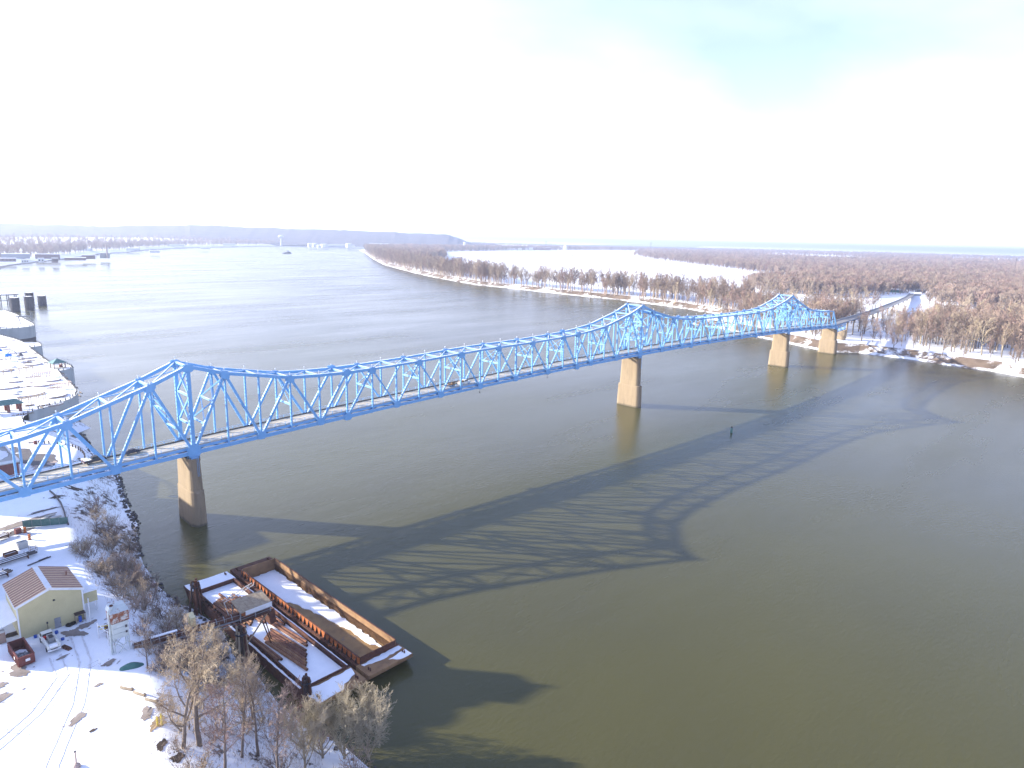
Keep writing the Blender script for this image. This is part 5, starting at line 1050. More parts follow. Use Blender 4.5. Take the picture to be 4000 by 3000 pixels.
def pergola(label, c, rz, n, L_, w_, h, mat='wood'):
    o = thing('pergola', label, 'pergola', (c[0], c[1], ZP), rz)
    for k in range(n):
        x = -L_/2+L_*k/(n-1); cy = -1.5*math.cos(math.pi*(k/(n-1)-0.5))+1.5*0.0
        for s in (-1, 1): MB().box((x, cy+s*w_/2, h/2), (0.22, 0.22, h)).build('post', mat, o) if k % 2 == 0 else None
        MB().box((x, cy, h+0.12), (0.16, w_+0.9, 0.22)).build('slat', mat, o)
        if k:
            for s in (-1, 1): MB().beam((px_, py_+s*w_/2, h-0.05), (x, cy+s*w_/2, h-0.05), 0.12, 0.2).build('beam', mat, o)
        px_, py_ = x, cy
    return o
pergola('pale timber pergola with close slats nearer the river wall bend', (3.5, 174, ), R(8), 11, 8, 2.6, 2.5, 'pinkc'); pergola('pale timber pergola with close slats above the big lawn of the park', (3.0, 209), R(8), 11, 8, 2.6, 2.5, 'pinkc')
pergola('thin curved pergola on slender posts beside the green pavilion', (-14.5, 148), R(20), 9, 14, 1.6, 3.0, 'wood'); pergola('thin curved pergola on slender posts below the playground', (-4.5, 224), R(5), 9, 13, 1.6, 3.0, 'wood')
# low curved planter walls, benches, boulders and dry grass
def arc_wall(k, cx, cy, r, a0, a1, label, mat='pinkc', h=0.6):
    o = thing('seat_wall', label, 'low wall', (cx, cy, ZP)); n = 9
    for q in range(n):
        a, b = R(a0+(a1-a0)*q/n), R(a0+(a1-a0)*(q+0.97)/n)
        MB().beam((r*math.cos(a), r*math.sin(a), h/2), (r*math.cos(b), r*math.sin(b), h/2), 0.5, h).build('wall_block', mat, o)
        if q % 3 != 1: MB().beam((r*math.cos(a), r*math.sin(a), h+0.06), (r*math.cos(b), r*math.sin(b), h+0.06), 0.44, 0.12).build('snow_cap', 'snow', o)
SW = [(-4, 158, 6, -100, 20, 'curved seat wall nearest the bend of the long river wall'), (-12, 170, 8, -120, -20, 'long curved seat wall in the middle of the big snowy lawn'), (-8, 140.5, 5, -110, -30, 'curved seat wall beside the green pavilion'), (-16, 192, 7, -120, -40, 'broad curved seat wall behind the park lawn'), (-2, 186, 4, -150, 0, 'tight curved seat wall round the fountain plaza'), (-10, 205, 5, -120, -50, 'low curved wall at the left of the upper park lawn'), (4, 196, 4, -130, 0, 'curved seat wall close to the straight river wall'), (-9, 240, 6, -120, -40, 'long low wall in front of the playground'), (6, 250, 5, -140, -20, 'curved wall right of the playground tower'), (9, 275, 4, -150, -10, 'small curved wall by the playground edge'), (-6, 305, 6, -130, -30, 'curved wall behind the blue canopies'), (8, 300, 5, -140, -20, 'low curved wall near the second lookout'), (2, 330, 7, -130, -40, 'broad low wall inland of the second lookout'), (-4, 360, 8, -130, -50, 'long low wall in the upper park'), (20, 440, 8, -150, -60, 'curved low wall on the upper terrace')]
for k, a in enumerate(SW): arc_wall(k, *a)
def planter(cx, cy, label, r=1.4):
    o = thing('round_planter', label, 'planter', (cx, cy, ZP)); MB().lathe((0, 0, 0), [(r, 0), (r, 0.55), (r-0.25, 0.55), (r-0.25, 0.4)], 14).build('ring', 'conc', o); MB().lathe((0, 0, 0.4), [(r-0.27, 0), (r*0.5, 0.2), (0.05, 0.28)], 12).build('snow_fill', 'snow', o)
for k, (cx, cy, lb) in enumerate(((-13.5, 163, 'round planter ring on the big lawn, lowest of three'), (-15, 170.5, 'round planter ring on the big lawn, middle of three'), (-13, 176, 'round planter ring on the big lawn, highest of three'), (-3, 246, 'round planter ring below the playground tower'), (-8, 214, 'round planter ring left of the upper pergola'))): planter(cx, cy, lb)
bm_ = [(5.2, 148.5), (7.2, 155), (-12, 134.5), (8.4, 168), (10.5, 196), (11.8, 209), (12.5, 248), (14, 265), (15, 285), (15.5, 305), (21.5, 326), (15, 350)]
bl = ['tucked into the bend of the long river wall', 'just above the bend of the long river wall', 'under the railing of the long river wall', 'along the river wall right of the near pergola', 'halfway along the straight river wall', 'just below the gazebo lookout', 'just above the gazebo lookout', 'first along the middle river wall', 'second along the middle river wall', 'third along the middle river wall', 'on the second lookout', 'near the shaded north wall']
for k, ((px, py), lb) in enumerate(zip(bm_, bl)):
    o = thing('park_bench', 'snow dusted park bench '+lb, 'bench', (px, py, ZP), R(100+k*7), 'benches along the river wall'); MB().box((0, 0, 0.45), (1.9, 0.5, 0.08)).build('seat', 'wood', o); MB().box((0, 0.26, 0.75), (1.9, 0.06, 0.45)).build('backrest', 'wood', o); MB().box((0, -0.02, 0.52), (1.8, 0.4, 0.06)).build('snow_cap', 'snow', o)
    for s in (-1, 1): MB().box((s*0.8, 0, 0.22), (0.1, 0.5, 0.44)).build('leg', 'dsteel', o)
for k, (cx, cy, rx, ry) in enumerate(((-3, 152, 4.0, 1.2), (-10, 139.5, 3.0, 1.0), (-15, 143, 2.0, 1.4), (-1, 210.5, 4.0, 1.6), (1, 176, 3.0, 1.2), (3, 185, 2.5, 1.0), (5, 256, 2.5, 2.0), (8, 262, 2.0, 1.6), (-20, 128, 4, 1.0), (-8, 186, 3.5, 1.2), (2, 241, 3, 1.0), (-5, 276, 3, 1.4), (6, 315, 3, 1.3), (34, 440, 5, 2.0), (10, 450, 6, 2.0))):
    mb = MB()
    for q in range(160):
        a, rr_ = rng.uniform(0, 6.28), math.sqrt(rng.random()); x, y, h = rx*rr_*math.cos(a), ry*rr_*math.sin(a), rng.uniform(0.25, 0.7); w_ = 0.12; an = rng.uniform(0, 3.14)
        mb.add([(x-w_*math.cos(an), y-w_*math.sin(an), 0), (x+w_*math.cos(an), y+w_*math.sin(an), 0), (x+rng.uniform(-.2, .2), y+rng.uniform(-.2, .2), h)], [(0, 1, 2)])
    o = mb.build('dry_grass', 'dry'); o.location = (cx, cy, ZP); tag(o, 'bed of dry tan ornamental grass in the snowy park', None, None, 'stuff')
def lamp_post(label, c, h=5.0):
    o = thing('park_lamp', label, 'lamp', (c[0], c[1], ZP)); MB().tube((0, 0, 0), (0, 0, h), 0.09, 0.06, n=7).build('post', 'steel', o); MB().box((0.5, 0, h), (1.2, 0.14, 0.1)).build('arm', 'steel', o); MB().lathe((1.0, 0, h-0.25), [(0.28, 0), (0.2, 0.2)], 8).build('lantern', 'white', o)
lamp_post('thin park lamp standing in front of the upper terrace wall', (14, 400), 6); lamp_post('thin park lamp near the left edge of the big lawn', (-12, 182)); lamp_post('thin park lamp at the foot of the pavilion', (-17.5, 128.5)); lamp_post('thin park lamp by the near pergola', (6.5, 181))
# boat ramp crane, dock platform and mooring cells at the far left
o = thing('gangway_crane', 'grey gangway boom hung from masts at the tip of the upper terrace', 'crane', (36, 446, ZP))
MB().tube((0, 0, 0), (-1.0, 0.5, 6.2), 0.28, n=7).build('mast', 'dsteel', o); MB().tube((9.5, 12, 0), (9.0, 12, 9.0), 0.3, n=7).build('mast', 'steel', o); MB().tube((11, 14, 0), (10.6, 14, 8.0), 0.25, n=7).build('mast', 'steel', o)
MB().beam((-2, 0, 6.0), (10.5, 14, 4.6), 1.1, 1.0).build('boom', 'steel', o)
for k in range(3): MB().beam((0.5+k*3.2, 1+k*4.2, 6.4-k*0.3), (9.2, 12, 8.6-k*1.2), 0.07, 0.07).build('cable', 'dsteel', o)
o = thing('dock_platform', 'dark decked boat dock on tall posts at the left edge of the river', 'dock', (60, 735, 0))
MB().box((8, 4, 12.4), (34, 12, 0.9)).build('deck', 'cell', o); MB().box((8, 4, 12.95), (33, 11, 0.2)).build('snow_cover', 'snow', o)
for k in range(5):
    for s in (-1, 1): MB().tube((-6+k*7.2, 4+s*5, -3), (-6+k*7.2, 4+s*5, 12.2), 0.45, n=8).build('post', 'cell', o)
MB().beam((-6, -1, 6), (22, -1, 6), 0.3, 0.5).build('cross_beam', 'cell', o)
for k in range(8): MB().box((-7+k*4.2, -1.6, 13.6), (0.2, 0.2, 1.3)).build('railing_post', 'cell', o)
for k, (cx, cy, h, lb) in enumerate(((69, 662, 14.6, 'dark round mooring cell nearest the dock platform'), (83, 672, 14.6, 'dark round mooring cell standing in the river, left of the cluster of three'), (104, 720, 10.8, 'dark round mooring cell standing in the river, right of the cluster of three'), (97, 745, 12.8, 'dark round mooring cell behind the other two in the river'))):
    o = thing('mooring_cell', lb, 'mooring cell', (cx, cy, 0), 0, 'round mooring cells in the river'); n = 28; pts = []
    for q in range(n): a = 2*math.pi*q/n; rr_ = 4.1+(0.12 if q % 2 else -0.12); pts.append((rr_*math.cos(a), rr_*math.sin(a)))
    MB().prism(pts, -4, h).build('sheet_pile_wall', 'cell', o); MB().lathe((0, 0, h), [(4.3, 0), (4.3, 0.3), (3.6, 0.35)], 20).build('cap', 'cell', o); MB().lathe((0, 0, h+0.35), [(3.5, 0), (0.1, 0.12)], 16).build('snow_cap', 'snow', o)
# ------------------------------------------------------------------ tow boat under way on the far reach
o = thing('towboat', 'small dark towboat under way on the far reach with a white wake', 'boat', (1385, 2628, 0), R(32+180))
MB().slab([(-30, -7, 2.6), (22, -7, 2.6), (32, -3, 3.2), (32, 3, 3.2), (22, 7, 2.6), (-30, 7, 2.6)], (0, 0, -3.4)).build('hull', 'boat', o)
MB().box((-6, 0, 4.3), (34, 11, 3.4)).build('lower_deckhouse', 'boat', o); MB().box((-9, 0, 7.4), (22, 9, 2.8)).build('upper_deckhouse', 'boatw', o); MB().box((-6, 0, 10.6), (8, 7, 3.2)).build('wheelhouse', 'boatw', o); MB().box((-6, 0, 12.4), (9, 8, 0.4)).build('wheelhouse_roof', 'boat', o)
for s in (-1, 1): MB().tube((-20, s*2.5, 6), (-20, s*2.5, 12.5), 0.7, n=8).build('funnel', 'boat', o)
wk = []
wd = Vector((math.cos(R(32)), math.sin(R(32)), 0)); wn = Vector((-wd.y, wd.x, 0)); V = []
for k in range(30):
    c = Vector((1418, 2648, 0.06))+wd*k*14; w_ = 1.8+0.25*k+rng.uniform(-0.8, 0.8); V += [tuple(c-wn*w_), tuple(c+wn*w_)]
o = link('wake_foam', fast_mesh('wake_foam', V, [(2*k, 2*k+2, 2*k+3, 2*k+1) for k in range(29)], 'snow')); tag(o, 'thin white wake trailing behind the far towboat', None, None, 'stuff')
# ------------------------------------------------------------------ bare winter trees
def grow(seed, spec):
    r = random.Random(seed); segs = []; mxl = len(spec['k'])
    def br(p, d, L_, rad, lvl):
        n = spec['n'][lvl]; st = L_/n; r0 = rad; end = max(spec['rmin'], rad*spec['taper'][lvl])
        for i in range(n):
            d = Vector((d.x+r.uniform(-1, 1)*spec['w'][lvl], d.y+r.uniform(-1, 1)*spec['w'][lvl], d.z+r.uniform(-1, 1)*spec['w'][lvl]*0.6+spec['up'][lvl])).normalized()
            q = p+d*st; r1 = rad+(end-rad)*(i+1)/n
            segs.append((p.x, p.y, p.z, q.x, q.y, q.z, r0, r1, lvl)); r0 = r1; p = q
            if lvl < mxl:
                f = (i+1)/n
                if f >= spec['s'][lvl]:
                    kk = spec['k'][lvl]; cnt = int(kk)+(1 if r.random() < kk-int(kk) else 0)
                    for _ in range(cnt):
                        a = R(spec['a'][lvl]*r.uniform(0.65, 1.25)); ph = r.uniform(0, 6.283)
                        u = d.orthogonal().normalized(); v = d.cross(u); e = d*math.cos(a)+(u*math.cos(ph)+v*math.sin(ph))*math.sin(a)
                        br(p.copy(), e, L_*spec['l'][lvl]*r.uniform(0.7, 1.15)*(1.12-0.45*f), max(spec['rmin'], r1*spec['rr'][lvl]), lvl+1)
    for st_ in range(spec.get('stems', 1)):
        a = spec.get('spread', 0.0)*r.uniform(0.4, 1.0); ph = r.uniform(0, 6.283)
        br(Vector((0.25*math.cos(ph), 0.25*math.sin(ph), -0.5)) if spec.get('stems', 1) > 1 else Vector((0, 0, -0.6)), Vector((math.sin(a)*math.cos(ph), math.sin(a)*math.sin(ph), math.cos(a))), spec['h']*r.uniform(0.85, 1.1), spec['r'], 0)
    return np.array(segs)
def seg_mesh(name, S, mat, k=3):
    P, Q = S[:, 0:3], S[:, 3:6]; t = Q-P; t /= np.maximum(np.linalg.norm(t, axis=1, keepdims=True), 1e-6)
    ref = np.where(np.abs(t[:, 2:3]) < 0.9, np.array([[0, 0, 1.0]]), np.array([[1.0, 0, 0]])); u = np.cross(t, ref); u /= np.linalg.norm(u, axis=1, keepdims=True); v = np.cross(t, u)
    n = len(S); V = np.zeros((n, 2*k, 3))
    for j in range(k):
        c, s = math.cos(2*math.pi*j/k), math.sin(2*math.pi*j/k); o = u*c+v*s
        V[:, j] = P+o*S[:, 6:7]; V[:, k+j] = Q+o*S[:, 7:8]
    base = (np.arange(n)*2*k)[:, None]
    Fq = np.concatenate([base+np.array([[j, (j+1) % k, k+(j+1) % k, k+j]]) for j in range(k)], 0)
    return np_mesh(name, V.reshape(-1, 3), Fq, mat)
def tree_meshes(nm, seed, spec, bark, twig, cut=1):
    S = grow(seed, spec); return seg_mesh(nm+'_trunk', S[S[:, 8] <= cut], bark, 5 if spec['h'] < 9 else 6), seg_mesh(nm+'_crown', S[S[:, 8] > cut], twig)
def plant(name, meshes, label, cat, loc, rz=0.0, sc_=1.0, group=None, parts=('trunk', 'crown')):
    o = thing(name, label, cat, loc, rz, group); o.scale = (sc_,)*3
    link(parts[0], meshes[0], o); link(parts[1], meshes[1], o); return o
K_TANGLE = dict(h=9.5, r=0.34, n=[7, 6, 5, 4, 2], k=[1.5, 1.3, 1.5, 1.8], s=[0.3, 0.25, 0.2, 0.2], a=[48, 50, 52, 55], l=[0.62, 0.55, 0.5, 0.45], rr=[0.6, 0.55, 0.5, 0.55], w=[0.14, 0.22, 0.3, 0.35, 0.4], up=[0.05, 0.06, 0.03, 0.02, 0.0], taper=[0.4, 0.35, 0.35, 0.5, 0.6], rmin=0.018)
K_UP = dict(h=7.6, r=0.24, n=[7, 7, 5, 4, 2], k=[2.3, 1.25, 1.5, 1.5], s=[0.14, 0.25, 0.2, 0.2], a=[46, 34, 34, 36], l=[0.95, 0.52, 0.5, 0.5], rr=[0.55, 0.5, 0.5, 0.55], w=[0.06, 0.09, 0.13, 0.16, 0.18], up=[0.06, 0.10, 0.08, 0.05, 0.03], taper=[0.3, 0.3, 0.35, 0.5, 0.6], rmin=0.017)
K_SLIM = dict(h=11.5, r=0.2, n=[9, 5, 4, 2], k=[1.9, 1.7, 2.0], s=[0.25, 0.2, 0.2], a=[42, 42, 45], l=[0.36, 0.5, 0.5], rr=[0.45, 0.5, 0.55], w=[0.07, 0.16, 0.22, 0.25], up=[0.05, 0.07, 0.04, 0.0], taper=[0.25, 0.3, 0.4, 0.6], rmin=0.016)
K_SHRUB = dict(h=2.6, r=0.045, n=[4, 4, 3], k=[1.8, 1.5], s=[0.2, 0.2], a=[35, 42], l=[0.6, 0.55], rr=[0.7, 0.7], w=[0.16, 0.22, 0.25], up=[0.05, 0.04, 0.0], taper=[0.5, 0.5, 0.6], rmin=0.016, stems=8, spread=0.75)
tang = [tree_meshes('tangled_tree', 11+k, K_TANGLE, 'bark', 'twig_tan') for k in range(2)]
uprt = [tree_meshes('upright_tree', 31+k, K_UP, 'bark_pale', 'twig_pale') for k in range(3)]
slim = [tree_meshes('slim_tree', 51+k, K_SLIM, 'bark', ('twig', 'twig_tan', 'twig_red')[k]) for k in range(3)]
shr = [tree_meshes('shrub', 71+k, K_SHRUB, 'bark', ('twig', 'twig_red', 'twig_tan', 'twig')[k], 0) for k in range(4)]
def gz(x, y): return zg(x, y)-0.05
NEAR = [('tangled_tree', tang[0], -39.2, -103.1, 1.35, 'big tangled brown tree with dark trunk at the yard edge, bottom left'), ('tangled_tree', tang[1], -41.6, -103.0, 1.12, 'leaning tangled tree just left of the big brown tree'),
        ('tangled_tree', tang[1], -36.0, -92.0, 1.05, 'bushy tan tree in front of the conveyor, right of the tarpaulin'), ('tangled_tree', tang[0], -31.5, -87.5, 0.95, 'bushy tan tree on the bank between the yard and the pipe barge'),
        ('slim_tree', slim[0], -34.6, -107.6, 1.35, 'tall slim bare tree rising from the bottom edge, left of a pair'), ('slim_tree', slim[1], -31.8, -107.2, 1.25, 'tall slim bare tree rising from the bottom edge, right of a pair'),
        ('upright_tree', uprt[0], -22.4, -110.6, 0.98, 'pale upright tree with fanned branches at the water edge, left of three'), ('upright_tree', uprt[1], -19.6, -112.6, 1.06, 'pale upright tree with fanned branches at the water edge, middle of three'), ('upright_tree', uprt[2], -16.6, -115.4, 1.06, 'pale upright tree with fanned branches at the water edge, right of three'),
        ('upright_tree', uprt[2], -26.6, -112.4, 0.95, 'pale straw coloured tree at the bottom edge left of the fanned group'), ('slim_tree', slim[2], -38.8, -111.4, 1.3, 'slim reddish tree at the very bottom edge below the big tangled tree'), ('slim_tree', slim[2], -31.9, -114.0, 1.25, 'slim reddish tree at the very bottom edge between bank and water'),
        ('slim_tree', slim[0], -39.1, -79.6, 0.72, 'small grey bare tree beside the green tarpaulin'), ('slim_tree', slim[1], -29.6, -66.6, 0.6, 'small bare tree on the bank just above the conveyor'), ('slim_tree', slim[2], -24.0, -73.5, 0.55, 'small reddish tree under the conveyor by the timber piles'),
        ('slim_tree', slim[1], -27.0, -80.0, 0.75, 'slim tan sapling on the bank below the conveyor'), ('slim_tree', slim[0], -27.5, -95.5, 1.0, 'slim dark tree on the lower bank beside the pipe barge'), ('slim_tree', slim[1], -30.5, -99.0, 1.05, 'slim tan tree on the lower bank above the bottom edge'), ('slim_tree', slim[2], -24.5, -103.5, 0.95, 'slim reddish tree at the shore below the near pile cluster'),
        ('tangled_tree', tang[0], -27.6, -3.0, 0.55, 'spreading crooked dark tree on the snowy bank below the bridge'), ('tangled_tree', tang[1], -22.0, -9.0, 0.5, 'low crooked tree at the waterline left of the nearest pier'), ('slim_tree', slim[2], -24.5, -22.0, 0.5, 'small reddish tree low on the bank left of the barges'), ('slim_tree', slim[0], -28.0, -36.0, 0.55, 'small dark tree halfway down the bank beside the tan building'), ('slim_tree', slim[1], -31.0, -52.0, 0.55, 'small tan tree on the bank right of the tan building'),
        ('slim_tree', slim[2], -27.0, -47.0, 0.5, 'small reddish tree above the cove beside the barge'), ('slim_tree', slim[0], -33.0, -30.0, 0.5, 'small dark tree at the top of the bank behind the tan building')]
for k, (nm, ms, x, y, s, lb) in enumerate(NEAR): plant(nm, ms, lb, 'tree', (x, y, gz(x, y)), k*1.7, s)
# countable bushes on the bank
rb = random.Random(5); cnt = 0
while cnt < 95:
    y = rb.uniform(-120, 20); f = rb.random()**0.8; xs, xt = lerp(XS, y), lerp(XT, y); x = xs+(xt-xs)*(0.04+0.86*f)
    if -50 < y < -47 and x > -24: continue
    if y > -2 and rb.random() < 0.6: continue
    k = rb.randrange(4)
    zone = ('low by the waterline ' if f < 0.3 else 'halfway up the slope ' if f < 0.65 else 'near the top of the slope ')+('below the bridge' if y > -12 else 'left of the barges' if y > -42 else 'beside the conveyor' if y > -80 else 'at the bottom of the picture')
    plant('bush', shr[k], ('brown', 'reddish', 'tan', 'dark brown')[k]+' leafless bush '+zone, 'bush', (x, y, gz(x, y)), rb.uniform(0, 6.28), rb.uniform(0.7, 1.7), 'leafless bushes on the near bank', ('stems', 'twigs')); cnt += 1
# ground brush on the slope: fine stalks nobody could count
bs = []
for _ in range(26000):
    y = rb.uniform(-135, 60); xs, xt = lerp(XS, y), lerp(XT, y); f = rb.random(); x = xs+(xt-xs)*(0.02+0.95*f)
    dn = 0.5+0.5*math.sin(x*0.45+1.3*math.sin(y*0.21))*math.cos(y*0.33)
    if y > 5: dn *= 0.45
    if f > 0.75: dn *= 0.5
    if f < 0.2 and -46 < y < 5: dn = 1
    if rb.random() > dn*0.85: continue
    z = zg(x, y); h = rb.uniform(0.25, 0.9)*(1.5 if f < 0.25 else 1); a = rb.uniform(0, 6.28); l = rb.uniform(0.1, 0.7)*h
    bs.append((x, y, z-0.05, x+l*math.cos(a), y+l*math.sin(a), z+h, 0.03, 0.015, 0))
o = link('undergrowth', seg_mesh('undergrowth', np.array(bs), 'twig')); tag(o, 'thin brown weeds and brush over the snowy bank', None, None, 'stuff')
# riprap along the waterline
mb = MB()
for _ in range(520):
    y = rb.uniform(-12, 128) if rb.random() < 0.75 else rb.uniform(-135, -12); x = lerp(XS, y)+rb.uniform(-1.6, 0.7); s = rb.uniform(0.25, 0.75); z = max(-0.1, zg(x, y))
    pts = []
    for q in range(6): a = q*1.047+rb.uniform(-0.3, 0.3); pts.append((x+s*rb.uniform(0.7, 1.1)*math.cos(a), y+s*rb.uniform(0.7, 1.1)*math.sin(a)))
    mb.prism(pts, z-0.3, z+s*rb.uniform(0.4, 0.9), [(x+(px-x)*0.6, y+(py-y)*0.6) for px, py in pts])
o = mb.build('riprap', 'rock'); tag(o, 'dark broken riprap stones along the near waterline', None, None, 'stuff')
# ------------------------------------------------------------------ far bank woods
K_FAR = dict(h=10.5, r=0.30, n=[5, 4, 3, 2], k=[1.9, 1.6, 1.8], s=[0.3, 0.25, 0.3], a=[40, 42, 45], l=[0.55, 0.5, 0.5], rr=[0.55, 0.55, 0.6], w=[0.07, 0.15, 0.2, 0.2], up=[0.06, 0.08, 0.05, 0.02], taper=[0.35, 0.4, 0.5, 0.7], rmin=0.055)
farm = [tree_meshes('far_tree', 101+k, K_FAR, ('bark', 'bark', 'bark_pale', 'bark')[k], ('far_twig', 'twig', 'twig_tan', 'twig_red')[k], 1) for k in range(4)]
K_LOW = dict(h=9.5, r=0.4, n=[3, 3, 2], k=[3.4, 3.2], s=[0.3, 0.3], a=[38, 42], l=[0.62, 0.55], rr=[0.6, 0.7], w=[0.08, 0.15, 0.2], up=[0.05, 0.07, 0.03], taper=[0.4, 0.5, 0.7], rmin=0.12)
def in_poly(P, poly):
    x, y = P[:, 0], P[:, 1]; ins = np.zeros(len(P), bool); n = len(poly)
    for i in range(n):
        (x1, y1), (x2, y2) = poly[i], poly[(i+1) % n]
        c = ((y1 > y) != (y2 > y)) & (x < (x2-x1)*(y-y1)/((y2-y1) or 1e-9)+x1); ins ^= c
    return ins
def scatter(poly, base, gain, jit=0.45):
    """points with spacing that widens with distance from the viewpoint"""
    out = []; xs_ = [p[0] for p in poly]; ys_ = [p[1] for p in poly]; d0 = 400.0
    ring = d0
    while ring < 12500:
        sp = max(base, ring*gain); r0, r1 = ring, ring*1.25; k = int((math.pi*(r1*r1-r0*r0)*(95/360))/(sp*sp))
        rr_ = np.sqrt(nrg.uniform(r0*r0, r1*r1, k)); az = np.radians(nrg.uniform(-5, 90, k)); P = np.stack([CAM.x+rr_*np.cos(az), CAM.y+rr_*np.sin(az)], 1)
        P = P[in_poly(P, poly)]
        if len(P): out.append(np.concatenate([P, np.full((len(P), 1), sp)], 1))
        ring = r1
    return np.concatenate(out, 0) if out else np.zeros((0, 3))
def shore_x(y): return float(np.interp(y, [p[1] for p in FAR[:32]], [p[0] for p in FAR[:32]]))
cand = []
# the strip of riverside trees, upstream of the bridge
line = dens(FAR[19:33], 5.5, 1.5)
for (row, sp, prob) in ((9, 2.5, 0.35), (15, 3, 0.7), (23, 4, 0.8), (32, 5, 0.75), (42, 6, 0.7), (54, 7, 0.6), (68, 8, 0.5)):
    for (x, y) in offset_line(line, row, 1):
        d = math.hypot(x-CAM.x, y-CAM.y); gap = 0.5+0.5*math.sin(y*0.021+0.8)*math.sin(y*0.053+2)
        if 480 < y < 760 and row > 40: continue
        if rb.random() < prob*(0.55+0.45*gap): cand.append((x+rb.uniform(-sp, sp), y+rb.uniform(-sp, sp), rb.uniform(0.75, 1.25), 0))
# woods on the right, around and below the bridge end
for _ in range(9000):
    y = rb.uniform(-330, 330); x = rb.uniform(512, 900)
    sx = shore_x(y)+10
    if x < sx+3: continue
    deep = x-sx
    ycl = 6+max(0, x-512)*0.176; vs_ = 1.0                                          # the viaduct's own strip stays open
    if abs(y-ycl) < 11: continue
    if ycl-60 < y < ycl: vs_ = 0.72
    if ycl-34 < y < ycl and x > 570 and rb.random() < 0.7: continue
    if y > 170 and x < 735: continue
    if y < 60 and x > 800-0.25*(y+60)*(y > -60): continue
    if y >= 40 and x > 740 and rb.random() < 0.75: continue
    p = 0.13 if deep < 22 else (0.30 if deep < 45 else 0.46)
    if y > 60: p *= 0.55
    if y < -140: p *= 0.6
    if rb.random() < p: cand.append((x, y, rb.uniform(0.7, 1.25)*(0.8 if deep < 28 else 1)*vs_, 1))
cand.sort(key=lambda c: math.hypot(c[0]-CAM.x, c[1]-CAM.y))
def in_view(x, y):
    v = Vector((x, y, 12))-CAM; z = v.dot(fw); return abs(v.dot(rt)/z) < 0.80
cand = [c for c in cand if in_view(c[0], c[1])]
first, rest = cand[:290], cand[290:]; print('trees', len(cand))
def tree_kind(c): return 2 if rb.random() < 0.10 else (3 if (c[3] == 1 and rb.random() < 0.45) else rb.choice((0, 1, 1, 0)))
FL = {0: ('bare riverside tree in the row along the far shore, upstream of the bridge', 'row of bare trees along the far shore'), 1: ('bare brown tree in the wood on the far bank, beside the bridge end', 'bare trees of the far bank wood')}
for c in first:
    k = tree_kind(c); lb, gr = FL[c[3]]
    if c[3] == 1:
        dp_ = c[0]-shore_x(c[1]); pos = 'left of the viaduct' if c[1] > 12 else 'beside the last pier' if c[1] > -45 else 'beside the bridge shadow' if c[1] > -95 else 'near the right edge'
        lb = ('tall ' if c[2] > 1.05 else 'short ' if c[2] < 0.75 else '')+('dark brown', 'brown', 'pale barked', 'reddish')[k]+' bare tree '+('on the far snowy shore ' if dp_ < 34 else 'at the front of the far wood ' if dp_ < 70 else 'deep in the far wood ')+pos
    elif k == 2: lb = 'pale barked '+lb
    plant('bare_tree', farm[k], lb, 'tree', (c[0], c[1], 5.6 if c[0]-shore_x(c[1]) > 20 else 3.2), rb.uniform(0, 6.28), c[2]*(2.3 if c[3] == 0 else 1.85), gr)
# the rest of the woods: one mass, instanced from points
def proto(name, S, mat):
    o = bpy.data.objects.new(name, seg_mesh(name, S, mat)); return o
pc = bpy.data.collections.new('tree_prototypes')
for k in range(6): pc.objects.link(proto('wood_tree', grow(201+k, K_FAR), ('far_twig', 'twig', 'twig_red', 'far_twig', 'twig_tan', 'twig')[k]))
pl = bpy.data.collections.new('far_tree_prototypes')
for k in range(5): pl.objects.link(proto('far_wood_tree', grow(231+k, K_LOW), ('far_twig', 'far_twig', 'twig', 'twig_red', 'far_twig')[k]))
def mass(name, label, pts, col, smin, smax):
    """pts: x, y, z, scale"""
    me = bpy.data.meshes.new(name); me.vertices.add(len(pts)); me.vertices.foreach_set('co', np.asarray(pts, np.float32)[:, :3].ravel())
    at = me.attributes.new('tsize', 'FLOAT', 'POINT'); at.data.foreach_set('value', np.asarray(pts, np.float32)[:, 3].copy()); me.update()
    o = link(name, me); tag(o, label, None, None, 'stuff')
    ng = bpy.data.node_groups.new(name, 'GeometryNodeTree'); ng.interface.new_socket('Geometry', in_out='INPUT', socket_type='NodeSocketGeometry'); ng.interface.new_socket('Geometry', in_out='OUTPUT', socket_type='NodeSocketGeometry')
    gi = ng.nodes.new('NodeGroupInput'); go = ng.nodes.new('NodeGroupOutput'); ip = ng.nodes.new('GeometryNodeInstanceOnPoints'); ci = ng.nodes.new('GeometryNodeCollectionInfo')
    ci.inputs['Collection'].default_value = col; ci.inputs['Separate Children'].default_value = True; ci.inputs['Reset Children'].default_value = True
    ip.inputs['Pick Instance'].default_value = True
    rv = ng.nodes.new('FunctionNodeRandomValue'); rv.data_type = 'FLOAT_VECTOR'; rv.inputs[1].default_value = (0.06, 0.06, 6.28); rv.inputs[0].default_value = (-0.06, -0.06, 0)
    na_ = ng.nodes.new('GeometryNodeInputNamedAttribute'); na_.data_type = 'FLOAT'; na_.inputs['Name'].default_value = 'tsize'
    l = ng.links.new; l(gi.outputs[0], ip.inputs['Points']); l(ci.outputs[0], ip.inputs['Instance']); l(rv.outputs[0], ip.inputs['Rotation']); l(na_.outputs['Attribute'], ip.inputs['Scale']); l(ip.outputs[0], go.inputs[0])
    md = o.modifiers.new('scatter', 'NODES'); md.node_group = ng
    return o
mass('riverside_wood', 'dense bare brown wood standing behind the first far bank trees', [(c[0], c[1], 5.6, c[2]*(2.3 if c[3] == 0 else 1.85)) for c in rest], pc, 0.8, 1.3)
